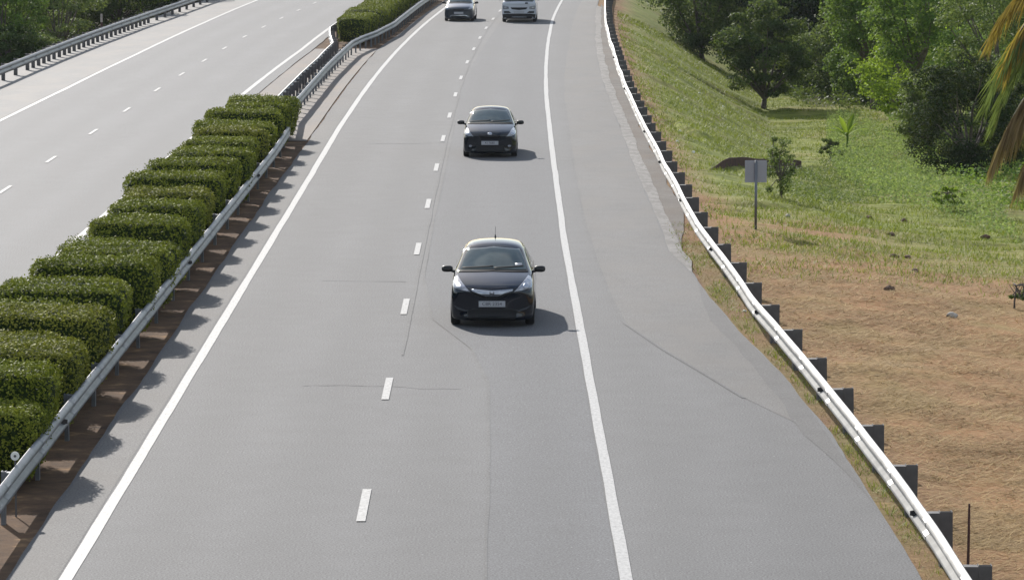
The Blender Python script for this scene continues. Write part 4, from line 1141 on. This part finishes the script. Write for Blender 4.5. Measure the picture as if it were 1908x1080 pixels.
def car(kind, X, Yf, rz, paint, label, cat, name, plate_txt, sc=1.0):
    root = empty(name, (X, Yf, 0), rz); tag(root, label, cat)
    if kind == 'hatch':
        L = 3.9; wr_ = .30; ax = (.78, 3.28); Wd = .845
        st = [(.0, .24, .60, .60, .56, .50, .66, .675, .22), (.03, .17, .74, .68, .66, .58, .735, .76, .26), (.13, .13, .82, .76, .72, .64, .80, .83, .26), (.38, .125, .845, .845, .75, .67, .875, .90, .20),
              (.72, .14, .845, .91, .765, .69, .945, .975, .12), (1.0, .18, .845, .955, .775, .70, .985, 1.02, .08), (1.10, .18, .845, .965, .78, .70, 1.005, 1.055, .10), (1.50, .18, .845, .975, .785, .645, 1.215, 1.28, .12),
              (1.92, .18, .845, .985, .785, .59, 1.405, 1.475, .08), (2.15, .18, .845, .99, .785, .58, 1.45, 1.52, .03), (2.8, .18, .845, 1.0, .785, .575, 1.46, 1.53, 0), (3.35, .18, .845, 1.01, .775, .56, 1.42, 1.48, -.03),
              (3.66, .2, .84, 1.01, .76, .555, 1.22, 1.26, -.08), (3.82, .24, .81, .95, .74, .60, 1.0, 1.02, -.12), (3.9, .3, .7, .80, .66, .56, .84, .85, -.12)]
        ws_poly = [(-.665, 1.035), (0, 1.065), (.665, 1.035), (.60, 1.235), (.515, 1.385), (0, 1.435), (-.515, 1.385), (-.60, 1.235)]
        hl = [(.43, .715), (.60, .735), (.775, .765), (.80, .83), (.765, .925), (.70, .955), (.60, .86)]
        gr = [(-.41, .765), (0, .745), (.41, .765), (.40, .735), (.16, .675), (.10, .635), (-.10, .635), (-.16, .675), (-.40, .735)]
        lower = [(-.45, .17), (.45, .17), (.50, .33), (.36, .385), (-.36, .385), (-.50, .33)]
        sides = [[(1.62, 1.03), (2.50, 1.045), (2.50, 1.38), (2.2, 1.38), (1.95, 1.28)], [(2.56, 1.045), (3.25, 1.06), (3.18, 1.34), (2.9, 1.38), (2.56, 1.38)]]
        rear = [(-.52, 1.08), (.52, 1.08), (.46, 1.36), (-.46, 1.36)]
        pz = .485; mir_y = 1.42; mz = .985
        tail = [(.55, .75), (.70, .75), (.68, 1.0), (.60, 1.2), (.55, 1.0)]
    elif kind == 'sedan':
        L = 4.35; wr_ = .30; ax = (.82, 3.40); Wd = .845
        st = [(.0, .24, .60, .58, .56, .50, .64, .655, .20), (.03, .17, .74, .66, .66, .58, .715, .74, .24), (.13, .13, .82, .73, .72, .64, .78, .81, .24), (.40, .125, .845, .80, .75, .67, .85, .885, .18),
              (.80, .14, .845, .86, .765, .69, .92, .96, .10), (1.08, .18, .845, .905, .775, .70, .955, 1.00, .08), (1.20, .18, .845, .915, .78, .70, .975, 1.03, .10), (1.62, .18, .845, .93, .785, .645, 1.19, 1.25, .12),
              (2.05, .18, .845, .94, .785, .575, 1.37, 1.435, .08), (2.3, .18, .845, .95, .785, .57, 1.405, 1.465, .03), (2.8, .18, .845, .96, .785, .57, 1.40, 1.46, 0), (3.25, .18, .845, .97, .775, .56, 1.33, 1.39, -.05),
              (3.72, .18, .845, .98, .765, .60, 1.06, 1.12, -.05), (3.95, .2, .84, .97, .755, .66, 1.02, 1.055, -.05), (4.25, .24, .81, .92, .74, .64, .97, .99, -.10), (4.35, .3, .7, .78, .66, .56, .82, .83, -.10)]
        ws_poly = [(-.66, 1.01), (0, 1.04), (.66, 1.01), (.59, 1.21), (.505, 1.345), (0, 1.395), (-.505, 1.345), (-.59, 1.21)]
        hl = [(.50, .66), (.66, .665), (.79, .72), (.80, .80), (.745, .885), (.68, .87), (.60, .76)]
        gr = [(-.34, .70), (0, .71), (.34, .70), (.30, .61), (0, .60), (-.30, .61)]
        lower = [(-.48, .21), (.48, .21), (.42, .38), (-.42, .38)]
        sides = [[(1.74, .985), (2.62, 1.0), (2.62, 1.33), (2.32, 1.33), (2.08, 1.24)], [(2.68, 1.0), (3.40, 1.015), (3.22, 1.24), (3.0, 1.32), (2.68, 1.33)]]
        rear = [(-.55, 1.14), (.55, 1.14), (.48, 1.34), (-.48, 1.34)]
        pz = .47; mir_y = 1.52; mz = .955
        tail = [(.52, .74), (.72, .72), (.70, .92), (.55, .9)]
    else:  # van
        L = 4.7; wr_ = .33; ax = (.95, 3.55); Wd = .86
        st = [(.0, .30, .74, .90, .74, .70, .98, 1.0, .10), (.03, .22, .82, 1.0, .80, .74, 1.06, 1.085, .12), (.12, .18, .855, 1.05, .825, .77, 1.11, 1.14, .12), (.24, .17, .86, 1.07, .83, .775, 1.16, 1.20, .12),
              (.55, .24, .86, 1.09, .83, .75, 1.50, 1.55, .14), (.90, .24, .86, 1.10, .83, .71, 1.80, 1.86, .12), (1.15, .24, .86, 1.10, .83, .69, 1.89, 1.95, .06), (2.5, .24, .86, 1.10, .83, .69, 1.90, 1.97, 0),
              (4.2, .24, .86, 1.10, .82, .68, 1.88, 1.94, 0), (4.55, .28, .85, 1.08, .81, .67, 1.80, 1.84, -.05), (4.66, .34, .82, 1.0, .79, .70, 1.4, 1.42, -.06), (4.7, .4, .76, .9, .74, .66, 1.1, 1.12, -.06)]
        ws_poly = [(-.74, 1.13), (0, 1.15), (.74, 1.13), (.68, 1.5), (.62, 1.76), (0, 1.81), (-.62, 1.76), (-.68, 1.5)]
        hl = [(.50, .72), (.80, .70), (.82, .86), (.78, .90), (.52, .84)]
        gr = [(-.42, .80), (.42, .80), (.36, .70), (.0, .66), (-.36, .70)]
        lower = [(-.80, .20), (.80, .20), (.82, .44), (.60, .47), (-.60, .47), (-.82, .44)]  # intake widened to full width, its black standing in for shadow below the bumper
        sides = [[(1.0, 1.16), (1.75, 1.16), (1.75, 1.72), (1.25, 1.72)], [(1.82, 1.16), (3.0, 1.16), (3.0, 1.72), (1.82, 1.72)], [(3.07, 1.16), (4.25, 1.16), (4.2, 1.72), (3.07, 1.72)]]
        rear = [(-.6, 1.2), (.6, 1.2), (.56, 1.75), (-.56, 1.75)]
        pz = .56; mir_y = .75; mz = 1.22
        tail = [(.66, .75), (.76, .75), (.74, 1.1), (.66, 1.1)]
    # crisp shoulder: doubled stations stay as given; two levels of smoothing
    base = subsurf(loft(st, L), 3)
    bmx = bmesh.new(); bmx.from_mesh(base); bvh = BVHTree.FromBMesh(bmx); bmx.free()
    body = carve_arches(base, L, ax, wr_, Wd)
    body.materials.clear(); body.materials.append(M[paint])
    body.polygons.foreach_set('use_smooth', np.ones(len(body.polygons), bool))
    bo = link('body', body, root)
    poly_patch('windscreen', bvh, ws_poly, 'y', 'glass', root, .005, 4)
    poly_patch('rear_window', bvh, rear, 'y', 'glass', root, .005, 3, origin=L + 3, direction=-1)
    for s in (-1, 1):
        for sp in sides:
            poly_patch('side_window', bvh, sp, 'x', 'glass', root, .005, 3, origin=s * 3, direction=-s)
        h_ = hl if s > 0 else mir(hl)
        ho = poly_patch('headlight', bvh, h_, 'y', 'lamp', root, .008, 4)
        cxh = sum(p[0] for p in h_) / len(h_); czh = sum(p[1] for p in h_) / len(h_)
        inner = [(cxh + .055 * math.cos(a) - s * .0, czh - .02 + .05 * math.sin(a)) for a in np.linspace(0, 2 * PI, 13)[:-1]]
        poly_patch('lamp_bowl', bvh, inner, 'y', 'chrome', ho, .013, 2)
        poly_patch('tail_light', bvh, tail if s > 0 else mir(tail), 'y', 'red_mark', root, .008, 3, origin=L + 3, direction=-1)
        for ya in ax: wheel(root, s * (Wd - .105), ya, wr_, .185, s)
        # mirror
        m = MB()
        mx = Wd + .085; 
        bmm = bmesh.new(); bmesh.ops.create_uvsphere(bmm, u_segments=14, v_segments=10, radius=1)
        for v in bmm.verts:
            q = v.co; v.co = Vector((math.copysign(abs(q.x) ** .7, q.x) * .115, math.copysign(abs(q.y) ** .8, q.y) * .06, math.copysign(abs(q.z) ** .7, q.z) * (.065 if kind != 'van' else .12)))
            v.co += Vector((s * mx, mir_y, mz + .05))
        mm = bpy.data.meshes.new('mirror'); bmm.to_mesh(mm); bmm.free(); mm.materials.append(M['plastic'])
        mm.polygons.foreach_set('use_smooth', np.ones(len(mm.polygons), bool))
        mo = link('mirror', mm, root)
        m.tube([(s * (Wd - .10), mir_y + .05, mz - .02), (s * (mx - .03), mir_y + .01, mz + .02)], [.03, .022], 8); m.build('mirror_arm', M['plastic'], mo)
        m = MB()
    if kind == 'hatch':
        poly_patch('grille', bvh, gr, 'y', 'chrome', root, .010, 3)
        poly_patch('grille_shadow', bvh, [(-.44, .725), (-.17, .66), (-.10, .62), (.10, .62), (.17, .66), (.44, .725), (.40, .69), (.12, .585), (-.12, .585), (-.40, .69)], 'y', 'intake', root, .006, 2)
        m = MB(); yb = -.03
        e = empty('badge', (0, 0, 0)); bpy.data.objects.remove(e)
        m.box(-.045, -.03, -.022, .0, .66, .735); m.box(.03, .045, -.022, .0, .66, .735); m.box(-.03, .03, -.020, .0, .69, .703); m.build('badge', M['ink'], root)
        for s in (-1, 1):
            fg = [(s * .54, .36), (s * .72, .42), (s * .70, .34), (s * .56, .31)]
            poly_patch('fog_light_recess', bvh, fg, 'y', 'intake', root, .005, 2)
            cr = [(s * .46, .355), (s * .52, .315), (s * .68, .36), (s * .76, .43), (s * .68, .385), (s * .52, .34)]
            poly_patch('bumper_highlight', bvh, cr, 'y', 'blue_paint', root, .008, 2)  # lighter slate strip painting the highlight along the bumper crease
    elif kind == 'sedan':
        if paint == 'blue_paint':
            poly_patch('grille', bvh, gr, 'y', 'plastic', root, .008, 3)
            poly_patch('bumper_guard', bvh, [(-.52, .27), (-.40, .36), (.40, .36), (.52, .27), (.44, .27), (.36, .31), (-.36, .31), (-.44, .27)], 'y', 'chrome', root, .012, 3)
        else:
            poly_patch('grille', bvh, gr, 'y', 'intake', root, .008, 3)
            n = 20; pts = [(.07 * math.cos(a), .745 + .042 * math.sin(a)) for a in np.linspace(0, 2 * PI, n + 1)[:-1]]
            poly_patch('badge', bvh, pts, 'y', 'chrome', root, .012, 1)
            for s in (-1, 1): poly_patch('fog_light', bvh, [(s * .60 + .05 * math.cos(a), .36 + .04 * math.sin(a)) for a in np.linspace(0, 2 * PI, 13)[:-1]], 'y', 'lamp', root, .01, 1)
    else:
        poly_patch('grille', bvh, gr, 'y', 'intake', root, .008, 3)
        poly_patch('badge', bvh, [(.30, .99), (.44, .99), (.44, 1.06), (.30, 1.06)], 'y', 'intake', root, .008, 1)
        for s in (-1, 1): poly_patch('bumper_vent', bvh, [(s * .38, .50), (s * .74, .50), (s * .76, .60), (s * .50, .60)], 'y', 'intake', root, .006, 2)
    poly_patch('lower_intake_shade', bvh, lower, 'y', 'intake', root, .006, 3)
    # cowl and wipers
    zc = ws_poly[0][1]
    poly_patch('cowl', bvh, [(-.70, zc - .035), (0, zc - .008), (.70, zc - .035), (.67, zc + .0), (0, zc + .03), (-.67, zc + .0)], 'y', 'tyre', root, .008, 3)
    for a, b in (((-.62, zc + .02), (.0, zc + .06)), ((.02, zc + .03), (.60, zc + .055))):
        poly_patch('wiper', bvh, [a, b, (b[0], b[1] + .016), (a[0], a[1] + .022)], 'y', 'tyre', root, .016, 3)
    # plate
    h = bvh.ray_cast(Vector((0, -2, pz)), Vector((0, 1, 0)), 5); yp = h[0].y
    m = MB(); m.box(-.262, .262, yp - .03, yp - .012, pz - .058, pz + .058); pl = m.build('number_plate', M['plate'], root)
    if plate_txt: plate_text(pl, plate_txt, 0, yp - .031, pz, .095)
    if kind == 'hatch':
        m = MB(); m.tube([(0.0, 3.10, 1.50), (0.0, 3.14, 1.545)], [.02, .012], 8); m.tube([(0, 3.14, 1.54), (.0, 3.28, 1.70)], .0042, 6); m.build('antenna', M['plastic'], root)
        poly_patch('sticker', bvh, [(.44, 1.10), (.58, 1.10), (.565, 1.15), (.43, 1.15)], 'y', 'plate', root, .008, 1)
    poly_patch('roof_seam', bvh, [(-.46, 2.0 if kind != 'van' else 1.3), (-.45, 2.0 if kind != 'van' else 1.3), (-.45, 3.0), (-.46, 3.0)], 'z', 'plastic', root, .003, 2, origin=4, direction=-1)
    return root

def front_on_ground(u, v): return plane(u, v)
x, y = plane(917, 603); car('hatch', x, y - .78, math.radians(-1.0), 'black_paint', 'black hatchback in the right lane, nearest to the camera', 'car', 'car', 'CBR 2354')
x, y = plane(913, 291); car('sedan', x, y - .82, math.radians(-.6), 'grey_paint', 'dark sedan in the right lane behind the black hatchback', 'car', 'car', 'KI 7680')
x, y = plane(855, 39); car('sedan', x, y - .82, math.radians(-2.5), 'blue_paint', 'dark slate car in the left lane at the top edge of the photo', 'car', 'car', '')
x, y = plane(967, 41); v_ = car('van', x, y - .95, math.radians(-1.5), 'white_paint', 'white van in the right lane at the top edge of the photo', 'van', 'van', '')
v_.scale = (1.13, 1.08, 1.06)

# ------------------------------------------------------------------ thin summer haze
def haze():
    m = bpy.data.materials.new('haze'); m.use_nodes = True; n = m.node_tree; n.nodes.clear()
    o = n.nodes.new('ShaderNodeOutputMaterial'); v = n.nodes.new('ShaderNodeVolumePrincipled')
    v.inputs['Color'].default_value = (.86, .92, 1, 1); v.inputs['Density'].default_value = HAZE; v.inputs['Anisotropy'].default_value = .3
    n.links.new(v.outputs[0], o.inputs['Volume'])
    b = MB(); b.box(-780, 780, -170, 1620, -14, 24)
    q = b.build('haze', m); tag(q, 'thin pale haze over the whole road', kind='stuff')
HAZE = .00005
haze()
